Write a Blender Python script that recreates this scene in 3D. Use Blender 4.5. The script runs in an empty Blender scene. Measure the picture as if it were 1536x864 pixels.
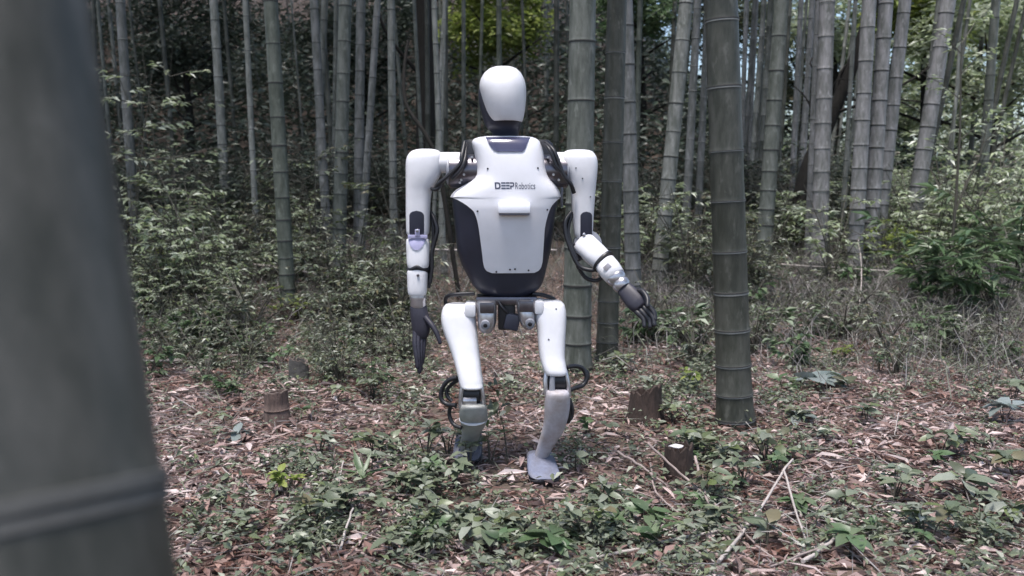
import bpy, bmesh, math, random
import numpy as np
from mathutils import Vector, Matrix
R = math.radians
rng = np.random.default_rng(7)
random.seed(7)
C = bpy.context.scene.collection
scene = bpy.context.scene

# ------------------------------------------------------------------ camera, world, sun, exposure
F, CX, CY, CAMH, HZN = 1330.0, 768.0, 432.0, 1.22, 285.0
PITCH = math.atan((CY - HZN) / F)
cam = bpy.data.cameras.new('camera')
cam.sensor_width = 36.0
cam.lens = 36.0 * F / 1536.0
cam.clip_start, cam.clip_end = 0.02, 500
cam.dof.use_dof = True
cam.dof.focus_distance = 3.75
cam.dof.aperture_fstop = 3.0
camo = bpy.data.objects.new('camera', cam)
camo.location = (0, 0, CAMH)
camo.rotation_euler = (math.pi / 2 - PITCH, 0, 0)
C.objects.link(camo)
scene.camera = camo

SUN_EL, SUN_AZ = R(74), R(205)          # azimuth clockwise from +Y: behind the camera, a little to its left
world = bpy.data.worlds.new('World')
scene.world = world
world.use_nodes = True
nt = world.node_tree
sky = nt.nodes.new('ShaderNodeTexSky')
sky.sky_type = 'NISHITA'
sky.sun_disc = False
sky.sun_elevation = SUN_EL
sky.sun_rotation = SUN_AZ
sky.dust_density = 2.5
sky.ozone_density = 1.7
nt.links.new(sky.outputs[0], nt.nodes['Background'].inputs[0])
nt.nodes['Background'].inputs[1].default_value = 0.095
sun = bpy.data.lights.new('sun', 'SUN')
sun.energy = 2.1
sun.angle = R(16)
sun.color = (1.0, 0.955, 0.93)
suno = bpy.data.objects.new('sun', sun)
sd = Vector((math.sin(SUN_AZ) * math.cos(SUN_EL), math.cos(SUN_AZ) * math.cos(SUN_EL), math.sin(SUN_EL)))
suno.rotation_euler = sd.to_track_quat('Z', 'Y').to_euler()
C.objects.link(suno)
scene.view_settings.view_transform = 'Standard'
scene.view_settings.look = 'None'
scene.view_settings.exposure = 1.55
scene.view_settings.gamma = 1.0
cy = scene.cycles
cy.use_denoising = True
cy.max_bounces = 6
cy.diffuse_bounces = 4
cy.glossy_bounces = 3
cy.transmission_bounces = 4

# ------------------------------------------------------------------ picture <-> place
cp, sp = math.cos(PITCH), math.sin(PITCH)


def at(px, py, Y):
    """the point at distance Y in front of the camera seen at pixel (px, py)"""
    u, v = (px - CX) / F, (CY - py) / F
    d = Vector((u, cp + v * sp, -sp + v * cp))
    return Vector((0, 0, CAMH)) + d * (Y / d.y)


def pix(P):
    P = np.asarray(P, float)
    x, y, z = P[..., 0], P[..., 1], P[..., 2] - CAMH
    f = np.maximum(y * cp - z * sp, 1e-3)
    return CX + F * x / f, CY - F * (y * sp + z * cp) / f


def sst(a, b, x):
    t = np.clip((x - a) / (b - a), 0, 1)
    return t * t * (3 - 2 * t)


def gh(x, y):
    """height of the ground"""
    x = np.asarray(x, float)
    y = np.asarray(y, float)
    b = 0.55 * sst(6.0, 12.5, y) + 0.012 * np.sin(2.1 * x + 0.7 * y) + 0.012 * np.sin(3.3 * y - 1.4 * x + 1)
    b = b + 0.03 * np.sin(0.7 * x + 1.1 * y + 2) * sst(3, 7, y)
    start = 14.0 + 6.0 * sst(3.0, 9.0, x)
    h = np.maximum(0, y - start)
    b = b + 0.48 * (1 - 0.86 * sst(3.5, 8.5, x)) * h * h / (h + 3.0) + 0.25 * sst(0, 6, h) * np.sin(0.5 * x + 0.3 * y)
    return b


def ground(px, py):
    lo, hi = 0.3, 40.0
    Y = 0.3
    while Y < 40:
        p = at(px, py, Y)
        if p.z <= float(gh(p.x, p.y)):
            break
        Y += 0.02
    p = at(px, py, Y)
    return Vector((p.x, p.y, float(gh(p.x, p.y))))


# ------------------------------------------------------------------ mesh helpers
def mesh_np(name, V, Fs, smooth=True, mats=None):
    me = bpy.data.meshes.new(name)
    V = np.asarray(V, np.float32)
    Fs = np.asarray(Fs, np.int32)
    n, k = Fs.shape
    me.vertices.add(len(V))
    me.vertices.foreach_set('co', V.ravel())
    me.loops.add(n * k)
    me.loops.foreach_set('vertex_index', Fs.ravel())
    me.polygons.add(n)
    me.polygons.foreach_set('loop_start', np.arange(0, n * k, k, dtype=np.int32))
    me.polygons.foreach_set('loop_total', np.full(n, k, np.int32))
    me.update(calc_edges=True)
    me.polygons.foreach_set('use_smooth', np.full(n, smooth))
    for m in (mats if isinstance(mats, (list, tuple)) else [mats] if mats else []):
        me.materials.append(m)
    return me


class MB:
    """collects shapes into one mesh"""

    def __init__(s):
        s.v, s.f, s.mi = [], [], []

    def add(s, v, f, mi=0):
        o = len(s.v)
        s.v += [tuple(p) for p in v]
        s.f += [tuple(i + o for i in q) for q in f]
        s.mi += [mi] * len(f)
        return s

    def loft(s, rings, cap=True, mi=0):
        k = len(rings[0])
        v = [p for r in rings for p in r]
        f = []
        for i in range(len(rings) - 1):
            for j in range(k):
                a, b = i * k + j, i * k + (j + 1) % k
                f.append((a, b, b + k, a + k))
        if cap:
            f.append(tuple(range(k - 1, -1, -1)))
            f.append(tuple((len(rings) - 1) * k + j for j in range(k)))
        return s.add(v, f, mi)

    def tube(s, pts, rad, k=8, cap=True, mi=0):
        pts = [Vector(p) for p in pts]
        if not isinstance(rad, (list, tuple)):
            rad = [rad] * len(pts)
        rings = []
        t0 = (pts[1] - pts[0]).normalized()
        nrm = t0.orthogonal().normalized()
        for i, p in enumerate(pts):
            t = (pts[min(i + 1, len(pts) - 1)] - pts[max(i - 1, 0)]).normalized()
            nrm = (nrm - t * nrm.dot(t)).normalized()
            b = t.cross(nrm)
            rings.append([p + (nrm * math.cos(a) + b * math.sin(a)) * rad[i] for a in (2 * math.pi * j / k for j in range(k))])
        return s.loft(rings, cap, mi)

    def box(s, c, sx, sy, sz, rot=None, bev=0.0, mi=0):
        bm = bmesh.new()
        bmesh.ops.create_cube(bm, size=1)
        bmesh.ops.scale(bm, vec=(sx, sy, sz), verts=bm.verts)
        if bev:
            bmesh.ops.bevel(bm, geom=bm.edges[:], offset=bev, segments=2, affect='EDGES', profile=0.6)
        M = Matrix.Translation(Vector(c)) @ (rot.to_4x4() if rot is not None else Matrix())
        bm.verts.index_update()
        s.add([M @ v.co for v in bm.verts], [[v.index for v in f.verts] for f in bm.faces], mi)
        bm.free()
        return s

    def build(s, name, mats, parent=None, smooth=True, sharp=None, bevel=0):
        me = bpy.data.meshes.new(name)
        me.from_pydata(s.v, [], s.f)
        for m in (mats if isinstance(mats, (list, tuple)) else [mats]):
            me.materials.append(m)
        me.polygons.foreach_set('material_index', s.mi)
        me.polygons.foreach_set('use_smooth', [smooth] * len(s.f))
        if smooth:
            me.set_sharp_from_angle(angle=R(sharp or 42))
        me.update()
        return link(name, me, parent)


def link(name, me, parent=None):
    o = bpy.data.objects.new(name, me)
    C.objects.link(o)
    if parent is not None:
        o.parent = parent
    return o


def tag(o, label=None, cat=None, group=None, kind=None):
    for k, v in (('label', label), ('category', cat), ('group', group), ('kind', kind)):
        if v:
            o[k] = v
    return o


def thing(name, loc, label, cat, group=None):
    o = bpy.data.objects.new(name, None)
    o.empty_display_size = 0.05
    o.location = loc
    C.objects.link(o)
    return tag(o, label, cat, group)


def spline(pts, n=8):
    """Catmull-Rom through the points"""
    P = [Vector(p) for p in pts]
    P = [P[0] * 2 - P[1]] + P + [P[-1] * 2 - P[-2]]
    out = []
    for i in range(1, len(P) - 2):
        for j in range(n):
            t = j / n
            a, b, c, d = P[i - 1:i + 3]
            out.append(0.5 * ((2 * b) + (c - a) * t + (2 * a - 5 * b + 4 * c - d) * t * t + (3 * b - a - 3 * c + d) * t ** 3))
    out.append(P[-2])
    return out


# ------------------------------------------------------------------ materials
def mat(name, col, rough=0.5, metal=0.0, spec=0.5, noise=0.0, nscale=8.0, bump=0.0, bscale=40.0, coat=0.0, stretch=(1, 1, 1), col2=None):
    m = bpy.data.materials.new(name)
    m.use_nodes = True
    n, l = m.node_tree.nodes, m.node_tree.links
    b = n['Principled BSDF']
    b.inputs['Base Color'].default_value = (*col, 1)
    b.inputs['Roughness'].default_value = rough
    b.inputs['Metallic'].default_value = metal
    b.inputs['Specular IOR Level'].default_value = spec
    b.inputs['Coat Weight'].default_value = coat
    b.inputs['Coat Roughness'].default_value = 0.15
    if noise or bump:
        tc = n.new('ShaderNodeTexCoord')
        mp = n.new('ShaderNodeMapping')
        mp.inputs['Scale'].default_value = stretch
        l.new(tc.outputs['Object'], mp.inputs['Vector'])
    if noise:
        t = n.new('ShaderNodeTexNoise')
        t.inputs['Scale'].default_value = nscale
        t.inputs['Detail'].default_value = 6
        t.inputs['Roughness'].default_value = 0.65
        l.new(mp.outputs[0], t.inputs['Vector'])
        r = n.new('ShaderNodeValToRGB')
        r.color_ramp.elements[0].position = 0.3
        r.color_ramp.elements[1].position = 0.7
        c2 = col2 or tuple(c * (1 - noise) for c in col)
        r.color_ramp.elements[0].color = (*c2, 1)
        r.color_ramp.elements[1].color = (*col, 1)
        l.new(t.outputs['Fac'], r.inputs[0])
        l.new(r.outputs[0], b.inputs['Base Color'])
    if bump:
        t2 = n.new('ShaderNodeTexNoise')
        t2.inputs['Scale'].default_value = bscale
        t2.inputs['Detail'].default_value = 4
        l.new(mp.outputs[0], t2.inputs['Vector'])
        bp = n.new('ShaderNodeBump')
        bp.inputs['Strength'].default_value = bump
        bp.inputs['Distance'].default_value = 0.01
        l.new(t2.outputs['Fac'], bp.inputs['Height'])
        l.new(bp.outputs[0], b.inputs['Normal'])
    return m


def leaf_mat(name, cols, rough=0.45, trans=0.3, spec=0.5):
    """every leaf (mesh island) takes one colour out of cols; thin, so some light comes through"""
    m = bpy.data.materials.new(name)
    m.use_nodes = True
    n, l = m.node_tree.nodes, m.node_tree.links
    b = n['Principled BSDF']
    g = n.new('ShaderNodeNewGeometry')
    r = n.new('ShaderNodeValToRGB')
    els = r.color_ramp.elements
    while len(els) < len(cols):
        els.new(0.5)
    for i, c in enumerate(cols):
        els[i].position = i / (len(cols) - 1)
        els[i].color = (*c, 1)
    oi = n.new('ShaderNodeObjectInfo')
    ad = n.new('ShaderNodeMath'); ad.operation = 'ADD'
    fr = n.new('ShaderNodeMath'); fr.operation = 'FRACT'
    l.new(g.outputs['Random Per Island'], ad.inputs[0])
    l.new(oi.outputs['Random'], ad.inputs[1])
    l.new(ad.outputs[0], fr.inputs[0])
    l.new(fr.outputs[0], r.inputs[0])
    l.new(r.outputs[0], b.inputs['Base Color'])
    b.inputs['Roughness'].default_value = rough
    b.inputs['Specular IOR Level'].default_value = spec
    if trans:
        t = n.new('ShaderNodeBsdfTranslucent')
        mx = n.new('ShaderNodeMixShader')
        mx.inputs[0].default_value = trans
        l.new(r.outputs[0], t.inputs[0])
        l.new(b.outputs[0], mx.inputs[1])
        l.new(t.outputs[0], mx.inputs[2])
        l.new(mx.outputs[0], n['Material Output'].inputs[0])
    return m


def stain(m, scale, lo, hi, dark):
    """damp brown patches over a leaf material, fixed to the ground"""
    n, l = m.node_tree.nodes, m.node_tree.links
    b = n['Principled BSDF']
    src = b.inputs['Base Color'].links[0].from_socket
    tc = n.new('ShaderNodeNewGeometry')
    t = n.new('ShaderNodeTexNoise')
    t.inputs['Scale'].default_value = scale
    t.inputs['Detail'].default_value = 3
    l.new(tc.outputs['Position'], t.inputs['Vector'])
    r = n.new('ShaderNodeValToRGB')
    r.color_ramp.elements[0].position, r.color_ramp.elements[1].position = lo, hi
    r.color_ramp.elements[0].color = (*dark, 1)
    r.color_ramp.elements[1].color = (1, 1, 1, 1)
    l.new(t.outputs['Fac'], r.inputs[0])
    mx = n.new('ShaderNodeMix'); mx.data_type = 'RGBA'; mx.blend_type = 'MULTIPLY'
    mx.inputs[0].default_value = 1.0
    l.new(src, mx.inputs[6])
    l.new(r.outputs[0], mx.inputs[7])
    l.new(mx.outputs[2], b.inputs['Base Color'])


def bamboo_mat(name, cols, spots=(0.10, 0.11, 0.10)):
    """culm skin: one tone per internode (mesh island) with waxy mottling running along the stem"""
    m = bpy.data.materials.new(name)
    m.use_nodes = True
    n, l = m.node_tree.nodes, m.node_tree.links
    b = n['Principled BSDF']
    g = n.new('ShaderNodeNewGeometry')
    r = n.new('ShaderNodeValToRGB')
    els = r.color_ramp.elements
    while len(els) < len(cols):
        els.new(0.5)
    for i, c in enumerate(cols):
        els[i].position = i / (len(cols) - 1)
        els[i].color = (*c, 1)
    l.new(g.outputs['Random Per Island'], r.inputs[0])
    tc = n.new('ShaderNodeTexCoord')
    mp = n.new('ShaderNodeMapping')
    mp.inputs['Scale'].default_value = (9, 9, 2.2)
    l.new(tc.outputs['Object'], mp.inputs['Vector'])
    t = n.new('ShaderNodeTexNoise')
    t.inputs['Scale'].default_value = 2.0
    t.inputs['Detail'].default_value = 8
    t.inputs['Roughness'].default_value = 0.7
    l.new(mp.outputs[0], t.inputs['Vector'])
    rr = n.new('ShaderNodeValToRGB')
    rr.color_ramp.elements[0].position = 0.38
    rr.color_ramp.elements[1].position = 0.62
    rr.color_ramp.elements[0].color = (0.50, 0.53, 0.47, 1)
    rr.color_ramp.elements[1].color = (1.18, 1.17, 1.16, 1)
    l.new(t.outputs['Fac'], rr.inputs[0])
    mx = n.new('ShaderNodeMix'); mx.data_type = 'RGBA'; mx.blend_type = 'MULTIPLY'
    mx.inputs[0].default_value = 1.0
    l.new(r.outputs[0], mx.inputs[6])
    l.new(rr.outputs[0], mx.inputs[7])
    t3 = n.new('ShaderNodeTexNoise')
    t3.inputs['Scale'].default_value = 23.0
    t3.inputs['Detail'].default_value = 5
    t3.inputs['Roughness'].default_value = 0.6
    mp3 = n.new('ShaderNodeMapping')
    mp3.inputs['Scale'].default_value = (1, 1, 0.45)
    l.new(tc.outputs['Object'], mp3.inputs['Vector'])
    l.new(mp3.outputs[0], t3.inputs['Vector'])
    r3 = n.new('ShaderNodeValToRGB')
    r3.color_ramp.elements[0].position, r3.color_ramp.elements[1].position = 0.57, 0.70
    r3.color_ramp.elements[0].color = (0, 0, 0, 1)
    r3.color_ramp.elements[1].color = (0.55, 0.55, 0.55, 1)
    l.new(t3.outputs['Fac'], r3.inputs[0])
    m3 = n.new('ShaderNodeMix'); m3.data_type = 'RGBA'
    l.new(r3.outputs[0], m3.inputs[0])
    l.new(mx.outputs[2], m3.inputs[6])
    m3.inputs[7].default_value = (*[min(1, c * 1.7 + .02) for c in cols[0]], 1)
    l.new(m3.outputs[2], b.inputs['Base Color'])
    b.inputs['Roughness'].default_value = 0.48
    b.inputs['Specular IOR Level'].default_value = 0.4
    return m


M = {}
M['white'] = mat('white_shell', (0.72, 0.72, 0.76), 0.32, noise=0.12, nscale=7, col2=(0.62, 0.615, 0.64), bump=0.015, bscale=300)
M['plate'] = mat('chest_shell', (0.74, 0.74, 0.79), 0.30, noise=0.1, nscale=6, col2=(0.67, 0.665, 0.70))
M['slate'] = mat('slate_shell', (0.027, 0.030, 0.050), 0.40, noise=0.25, nscale=9)
M['bib'] = mat('glossy_bib', (0.055, 0.056, 0.105), 0.14, spec=0.7)
M['black'] = mat('black_rubber', (0.012, 0.012, 0.016), 0.45)
M['glove'] = mat('glove_grey', (0.026, 0.024, 0.038), 0.5, noise=0.3, nscale=30)
M['fingerblack'] = mat('finger_black', (0.013, 0.013, 0.018), 0.45)
M['metal'] = mat('brushed_metal', (0.50, 0.49, 0.52), 0.3, metal=0.85, noise=0.25, nscale=25)
M['darkmetal'] = mat('dark_metal', (0.16, 0.15, 0.17), 0.28, metal=0.9, noise=0.3, nscale=20)
M['greymetal'] = mat('grey_cast', (0.26, 0.27, 0.31), 0.5, noise=0.3, nscale=14)
M['shin'] = mat('scuffed_shell', (0.48, 0.47, 0.53), 0.5, noise=0.35, nscale=13, col2=(0.27, 0.23, 0.215))
M['mudfoot'] = mat('muddy_foot', (0.17, 0.19, 0.27), 0.5, noise=0.6, nscale=9, col2=(0.10, 0.09, 0.095), bump=0.3, bscale=60)
M['shinrear'] = mat('scuffed_grey', (0.36, 0.37, 0.365), 0.5, noise=0.4, nscale=12, col2=(0.20, 0.20, 0.18))
M['lav'] = mat('lavender_plastic', (0.36, 0.35, 0.52), 0.4)
M['lamp'] = mat('white_lens', (0.85, 0.86, 0.92), 0.2)
M['print'] = mat('printed_letters', (0.045, 0.05, 0.09), 0.5)
M['ground'] = mat('forest_soil', (0.15, 0.105, 0.085), 0.95, noise=0.6, nscale=1.6, bump=0.9, bscale=14, col2=(0.055, 0.045, 0.035))
M['hill'] = mat('hill_soil', (0.07, 0.06, 0.05), 0.95, noise=0.6, nscale=0.8, bump=0.9, bscale=6)
M['litter'] = leaf_mat('dry_leaves', [(0.543, 0.427, 0.409), (0.301, 0.199, 0.178), (0.601, 0.494, 0.472), (0.145, 0.09, 0.076), (0.427, 0.314, 0.294), (0.698, 0.608, 0.596), (0.213, 0.123, 0.102), (0.407, 0.342, 0.338), (0.107, 0.067, 0.058), (0.369, 0.237, 0.196)], 0.5, 0.15)
stain(M['litter'], 1.7, 0.38, 0.55, (0.58, 0.46, 0.41))
M['leafA'] = leaf_mat('shrub_leaves', [(0.088, 0.119, 0.067), (0.177, 0.207, 0.146), (0.051, 0.069, 0.04), (0.316, 0.337, 0.286), (0.122, 0.158, 0.06), (0.07, 0.086, 0.054), (0.162, 0.141, 0.08)], 0.42, 0.25, 0.6)
M['leafShade'] = leaf_mat('shade_dark_leaves', [(0.032, 0.044, 0.033), (0.055, 0.076, 0.051), (0.023, 0.034, 0.024), (0.12, 0.141, 0.12), (0.042, 0.057, 0.036)], 0.45, 0.2, 0.5)  # leaf colour darkened to carry the shade of the deep wood
M['leafGreen'] = leaf_mat('green_leaves', [(0.078, 0.135, 0.062), (0.12, 0.182, 0.089), (0.05, 0.086, 0.04), (0.177, 0.227, 0.135)], 0.4, 0.3, 0.5)
M['leafYellow'] = leaf_mat('yellow_green_leaves', [(0.22, 0.28, 0.06), (0.14, 0.20, 0.05), (0.30, 0.34, 0.10), (0.11, 0.15, 0.04)], 0.45, 0.4, 0.4)  # base colour brightened so the tree crown looks lit from above
M['leafBlue'] = leaf_mat('bluish_leaves', [(0.16, 0.195, 0.185), (0.22, 0.25, 0.245), (0.11, 0.14, 0.13)], 0.35, 0.15, 0.6)
M['leafSkyPale'] = leaf_mat('sky_paled_leaves', [(0.391, 0.442, 0.329), (0.252, 0.314, 0.17), (0.558, 0.59, 0.507), (0.186, 0.248, 0.114), (0.347, 0.397, 0.223)], 0.4, 0.35, 0.6)  # leaf colour paled to stand for haze and sky reflection
M['cover'] = leaf_mat('ground_cover_leaves', [(0.093, 0.119, 0.07), (0.149, 0.175, 0.118), (0.055, 0.073, 0.043), (0.242, 0.263, 0.211), (0.122, 0.152, 0.066), (0.177, 0.192, 0.156)], 0.42, 0.2, 0.6)
M['straw'] = leaf_mat('dry_grass', [(0.205, 0.184, 0.176), (0.115, 0.102, 0.094), (0.312, 0.291, 0.295), (0.082, 0.094, 0.057), (0.131, 0.152, 0.098), (0.23, 0.213, 0.209), (0.07, 0.061, 0.053)], 0.6, 0.1)
M['stem'] = mat('plant_stem', (0.07, 0.065, 0.05), 0.7, noise=0.4, nscale=20)
M['stick'] = mat('dry_stick', (0.36, 0.29, 0.27), 0.65, noise=0.5, nscale=14, stretch=(1, 1, 1))
M['palestick'] = mat('pale_cane', (0.46, 0.41, 0.385), 0.55, noise=0.4, nscale=12)
M['darkstick'] = mat('dark_stick', (0.09, 0.07, 0.06), 0.8, noise=0.5, nscale=14)
M['bark'] = mat('dark_bark', (0.034, 0.031, 0.028), 0.9, spec=0.2, noise=0.5, nscale=14, bump=0.8, bscale=30, stretch=(3, 3, 0.6))
M['stump'] = mat('rotten_stump', (0.055, 0.036, 0.03), 0.9, noise=0.6, nscale=10, bump=0.8, bscale=30, stretch=(3, 3, 0.7))
M['stumpred'] = mat('red_brown_stump', (0.16, 0.11, 0.095), 0.85, noise=0.75, nscale=9, bump=0.6, bscale=30, stretch=(3, 3, 0.8))
M['stumptop'] = mat('cut_face', (0.15, 0.115, 0.10), 0.9, noise=0.5, nscale=20)
M['paper'] = mat('pale_scrap', (0.60, 0.575, 0.58), 0.7, noise=0.15, nscale=30)
M['stone'] = mat('grey_stone', (0.10, 0.095, 0.09), 0.9, noise=0.5, nscale=12, bump=0.6, bscale=25)
BAM = {
    'pale': bamboo_mat('bamboo_pale', [(0.20, 0.205, 0.195), (0.165, 0.17, 0.165), (0.235, 0.24, 0.23)]),
    'green': bamboo_mat('bamboo_green', [(0.115, 0.124, 0.113), (0.088, 0.095, 0.086), (0.142, 0.15, 0.14)]),
    'dark': bamboo_mat('bamboo_dark', [(0.062, 0.064, 0.055), (0.040, 0.042, 0.035), (0.090, 0.092, 0.083)]),
    'grey': bamboo_mat('bamboo_grey', [(0.150, 0.152, 0.156), (0.118, 0.121, 0.122), (0.182, 0.184, 0.19)]),
    'darkgreen': bamboo_mat('bamboo_dark_green', [(0.095, 0.105, 0.088), (0.07, 0.08, 0.066), (0.125, 0.135, 0.118)]),
    'hazegrey': bamboo_mat('bamboo_grey_hazed', [(0.215, 0.212, 0.22), (0.17, 0.168, 0.174), (0.26, 0.257, 0.266)]),  # grey culm lightened to stand for the hazy light of the right clearing
    'near': bamboo_mat('bamboo_near', [(0.066, 0.063, 0.054), (0.058, 0.056, 0.048), (0.073, 0.070, 0.061)]),
    'far': bamboo_mat('bamboo_far', [(0.13, 0.136, 0.13), (0.085, 0.09, 0.084), (0.185, 0.19, 0.18)]),
}
M['ringpale'] = mat('waxy_band', (0.27, 0.275, 0.26), 0.6, noise=0.3, nscale=20)
M['ringnear'] = mat('dusty_band', (0.105, 0.103, 0.096), 0.7, noise=0.4, nscale=14)
M['ringdark'] = mat('node_groove', (0.045, 0.045, 0.042), 0.7, noise=0.3, nscale=20)

# ------------------------------------------------------------------ ground
def axis(a, b, fa, fb, step, far):
    core = np.arange(fa, fb + 1e-6, step)
    lo = fa - np.cumsum(np.geomspace(step, far, 26))
    hi = fb + np.cumsum(np.geomspace(step, far, 26))
    lo = lo[lo > a]
    hi = hi[hi < b]
    return np.concatenate([[a], lo[::-1], core, hi, [b]])


gx = axis(-70, 70, -7, 9, 0.12, 6)
gy = axis(-25, 90, 0, 12, 0.10, 4)
X, Yg = np.meshgrid(gx, gy)
V = np.stack([X, Yg, gh(X, Yg)], -1).reshape(-1, 3)
nx, ny = len(gx), len(gy)
I = (np.arange(ny - 1)[:, None] * nx + np.arange(nx - 1)[None]).ravel()
go = link('ground', mesh_np('ground', V, np.stack([I, I + 1, I + 1 + nx, I + nx], 1), True, M['ground']))
tag(go, 'brown forest soil rising into a hillside', None, None, 'structure')


# ------------------------------------------------------------------ leaves in bulk
def unit(a):
    return a / np.maximum(np.linalg.norm(a, axis=-1, keepdims=True), 1e-9)


def leaf_mesh(P, D, N, L, W, fold=0.15, droop=0.15, hexa=False):
    """flat arrays of leaves: base P, direction D, up N, length L, width W"""
    P, D = np.asarray(P, float), unit(np.asarray(D, float))
    Sd = unit(np.cross(D, N))
    N = np.cross(Sd, D)
    L, W = np.asarray(L)[:, None], np.asarray(W)[:, None]
    n = len(P)
    if not hexa:
        mid = P + 0.42 * L * D
        V = np.stack([P, mid + Sd * W / 2 + N * fold * W, P + L * D - N * droop * L, mid - Sd * W / 2 + N * fold * W], 1)
        b = np.arange(n)[:, None] * 4
        Fs = np.concatenate([b + np.array([[0, 1, 2]]), b + np.array([[0, 2, 3]])])
        return V.reshape(-1, 3), Fs
    a1, a2 = P + 0.28 * L * D + N * 0.05 * L, P + 0.64 * L * D - N * droop * 0.3 * L
    V = np.stack([P, a1 + Sd * W * .46 + N * fold * W, a2 + Sd * W * .40 + N * fold * W * .8, P + L * D - N * droop * L,
                  a2 - Sd * W * .40 + N * fold * W * .8, a1 - Sd * W * .46 + N * fold * W, a1, a2], 1)
    b = np.arange(n)[:, None] * 8
    tri = np.array([[0, 1, 6], [1, 2, 7], [1, 7, 6], [2, 3, 7], [3, 4, 7], [4, 5, 6], [4, 6, 7], [5, 0, 6]])
    Fs = np.concatenate([b + t for t in tri])
    return V.reshape(-1, 3), Fs


def dirs(n, el_lo, el_hi):
    az = rng.uniform(0, 2 * np.pi, n)
    el = rng.uniform(R(el_lo), R(el_hi), n)
    return np.stack([np.cos(az) * np.cos(el), np.sin(az) * np.cos(el), np.sin(el)], 1)


def ups(n, spread):
    return unit(np.array([0, 0, 1.0]) + rng.normal(0, spread, (n, 3)))


def scatter(n, xr, yr, dens=None, near=0.0):
    """n random ground points inside the wedge the camera could see (a wide margin), thinned by dens(px, py)"""
    out = []
    tot = 0
    while tot < n:
        m = n * 2
        y = yr[0] + (yr[1] - yr[0]) * rng.random(m) ** (1 + near)
        x = rng.uniform(-1, 1, m) * (0.68 * y + 0.6)
        k = (x > xr[0]) & (x < xr[1])
        x, y = x[k], y[k]
        p = np.stack([x, y, gh(x, y)], 1)
        if dens is not None:
            u, v = pix(p)
            p = p[rng.random(len(p)) < dens(u, v)]
        out.append(p)
        tot += len(p)
    return np.concatenate(out)[:n]


def blob(u, v, cx, cy_, rx, ry):
    return np.exp(-(((u - cx) / rx) ** 2 + ((v - cy_) / ry) ** 2))


def vnoise(u, v, s):
    """cheap smooth noise 0..1"""
    return 0.5 + 0.25 * (np.sin(u / s + 1.3 * np.sin(v / s * 1.7)) + np.sin(v / s * 1.3 + 1.1 * np.sin(u / s * 0.8 + 2)))


def litter_d(u, v):
    d = 0.35 + 0.65 * blob(u, v, 300, 660, 220, 190) + 0.65 * blob(u, v, 1350, 650, 300, 130) + 0.3 * blob(u, v, 800, 560, 120, 90)
    return np.clip(d + 0.3 * vnoise(u, v, 37) - 0.1, 0.08, 1)


NL = 62000
P = scatter(NL, (-9, 9), (1.9, 9.5), litter_d, 0.35)
P[:, 2] += rng.uniform(0.0, 0.03, NL)
L = rng.uniform(0.035, 0.10, NL)
W = np.where(rng.random(NL) < 0.25, rng.uniform(0.018, 0.034, NL), rng.uniform(0.006, 0.015, NL))
V, Fs = leaf_mesh(P, dirs(NL, -12, 22), ups(NL, 0.35), L, W, 0.3, 0.12)
tag(link('leaf_litter', mesh_np('leaf_litter', V, Fs, False, M['litter'])), 'dry pinkish bamboo leaves and husks covering the forest floor', 'leaf litter', None, 'stuff')

NH = 2600
P = scatter(NH, (-8, 8), (1.9, 8.0), litter_d, 0.4)
P = P[vnoise(P[:, 0] * 90, P[:, 1] * 90, 31) > .42]
NH = len(P)
P[:, 2] += rng.uniform(0.01, 0.045, NH)
L = rng.uniform(0.07, 0.15, NH)
V, Fs = leaf_mesh(P, dirs(NH, -10, 20), ups(NH, 0.3), L, rng.uniform(0.010, 0.032, NH), 0.35, 0.10, True)
tag(link('dry_husks', mesh_np('dry_husks', V, Fs, False, M['litter'])), 'larger curled bamboo sheaths strewn over the fallen leaves', 'husks', None, 'stuff')

# thin twigs in the litter
NT = 7500
P = scatter(NT, (-8, 8), (1.9, 8.5), litter_d, 0.3)
P[:, 2] += rng.uniform(0.005, 0.04, NT)
L = rng.uniform(0.08, 0.32, NT)
V, Fs = leaf_mesh(P, dirs(NT, -6, 14), ups(NT, 0.8), L, np.full(NT, 0.005), 0.0, 0.0)
tag(link('twig_litter', mesh_np('twig_litter', V, Fs, False, M['straw'])), 'thin dry twigs scattered among the fallen leaves', 'twigs', None, 'stuff')


def cover_d(u, v):
    d = 0.95 * blob(u, v, 640, 770, 300, 95) + 0.8 * blob(u, v, 1120, 690, 170, 75) + 0.75 * blob(u, v, 500, 520, 260, 60) + 0.7 * blob(u, v, 330, 440, 200, 70)
    d = d + 0.6 * blob(u, v, 1000, 560, 130, 60) + 0.45 * blob(u, v, 1400, 800, 160, 90) + 0.5 * blob(u, v, 1250, 530, 260, 40) + 0.55 * blob(u, v, 1000, 800, 200, 80)
    d = d + 0.5 * blob(u, v, 1520, 600, 60, 80) + 0.25 * blob(u, v, 620, 640, 130, 60)
    d = d * (1 - 0.9 * blob(u, v, 812, 722, 75, 34)) * (1 - .7 * blob(u, v, 415, 640, 50, 30)) * (1 - .8 * blob(u, v, 968, 640, 50, 30)) * (1 - .8 * blob(u, v, 1018, 730, 40, 26)) * (1 - .5 * blob(u, v, 1100, 800, 150, 60))
    return np.clip(d * (0.10 + 1.9 * sst(.22, .5, vnoise(u, v, 23) * vnoise(v, u, 41)) * vnoise(u, v, 11)), 0.015, 1)


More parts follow.
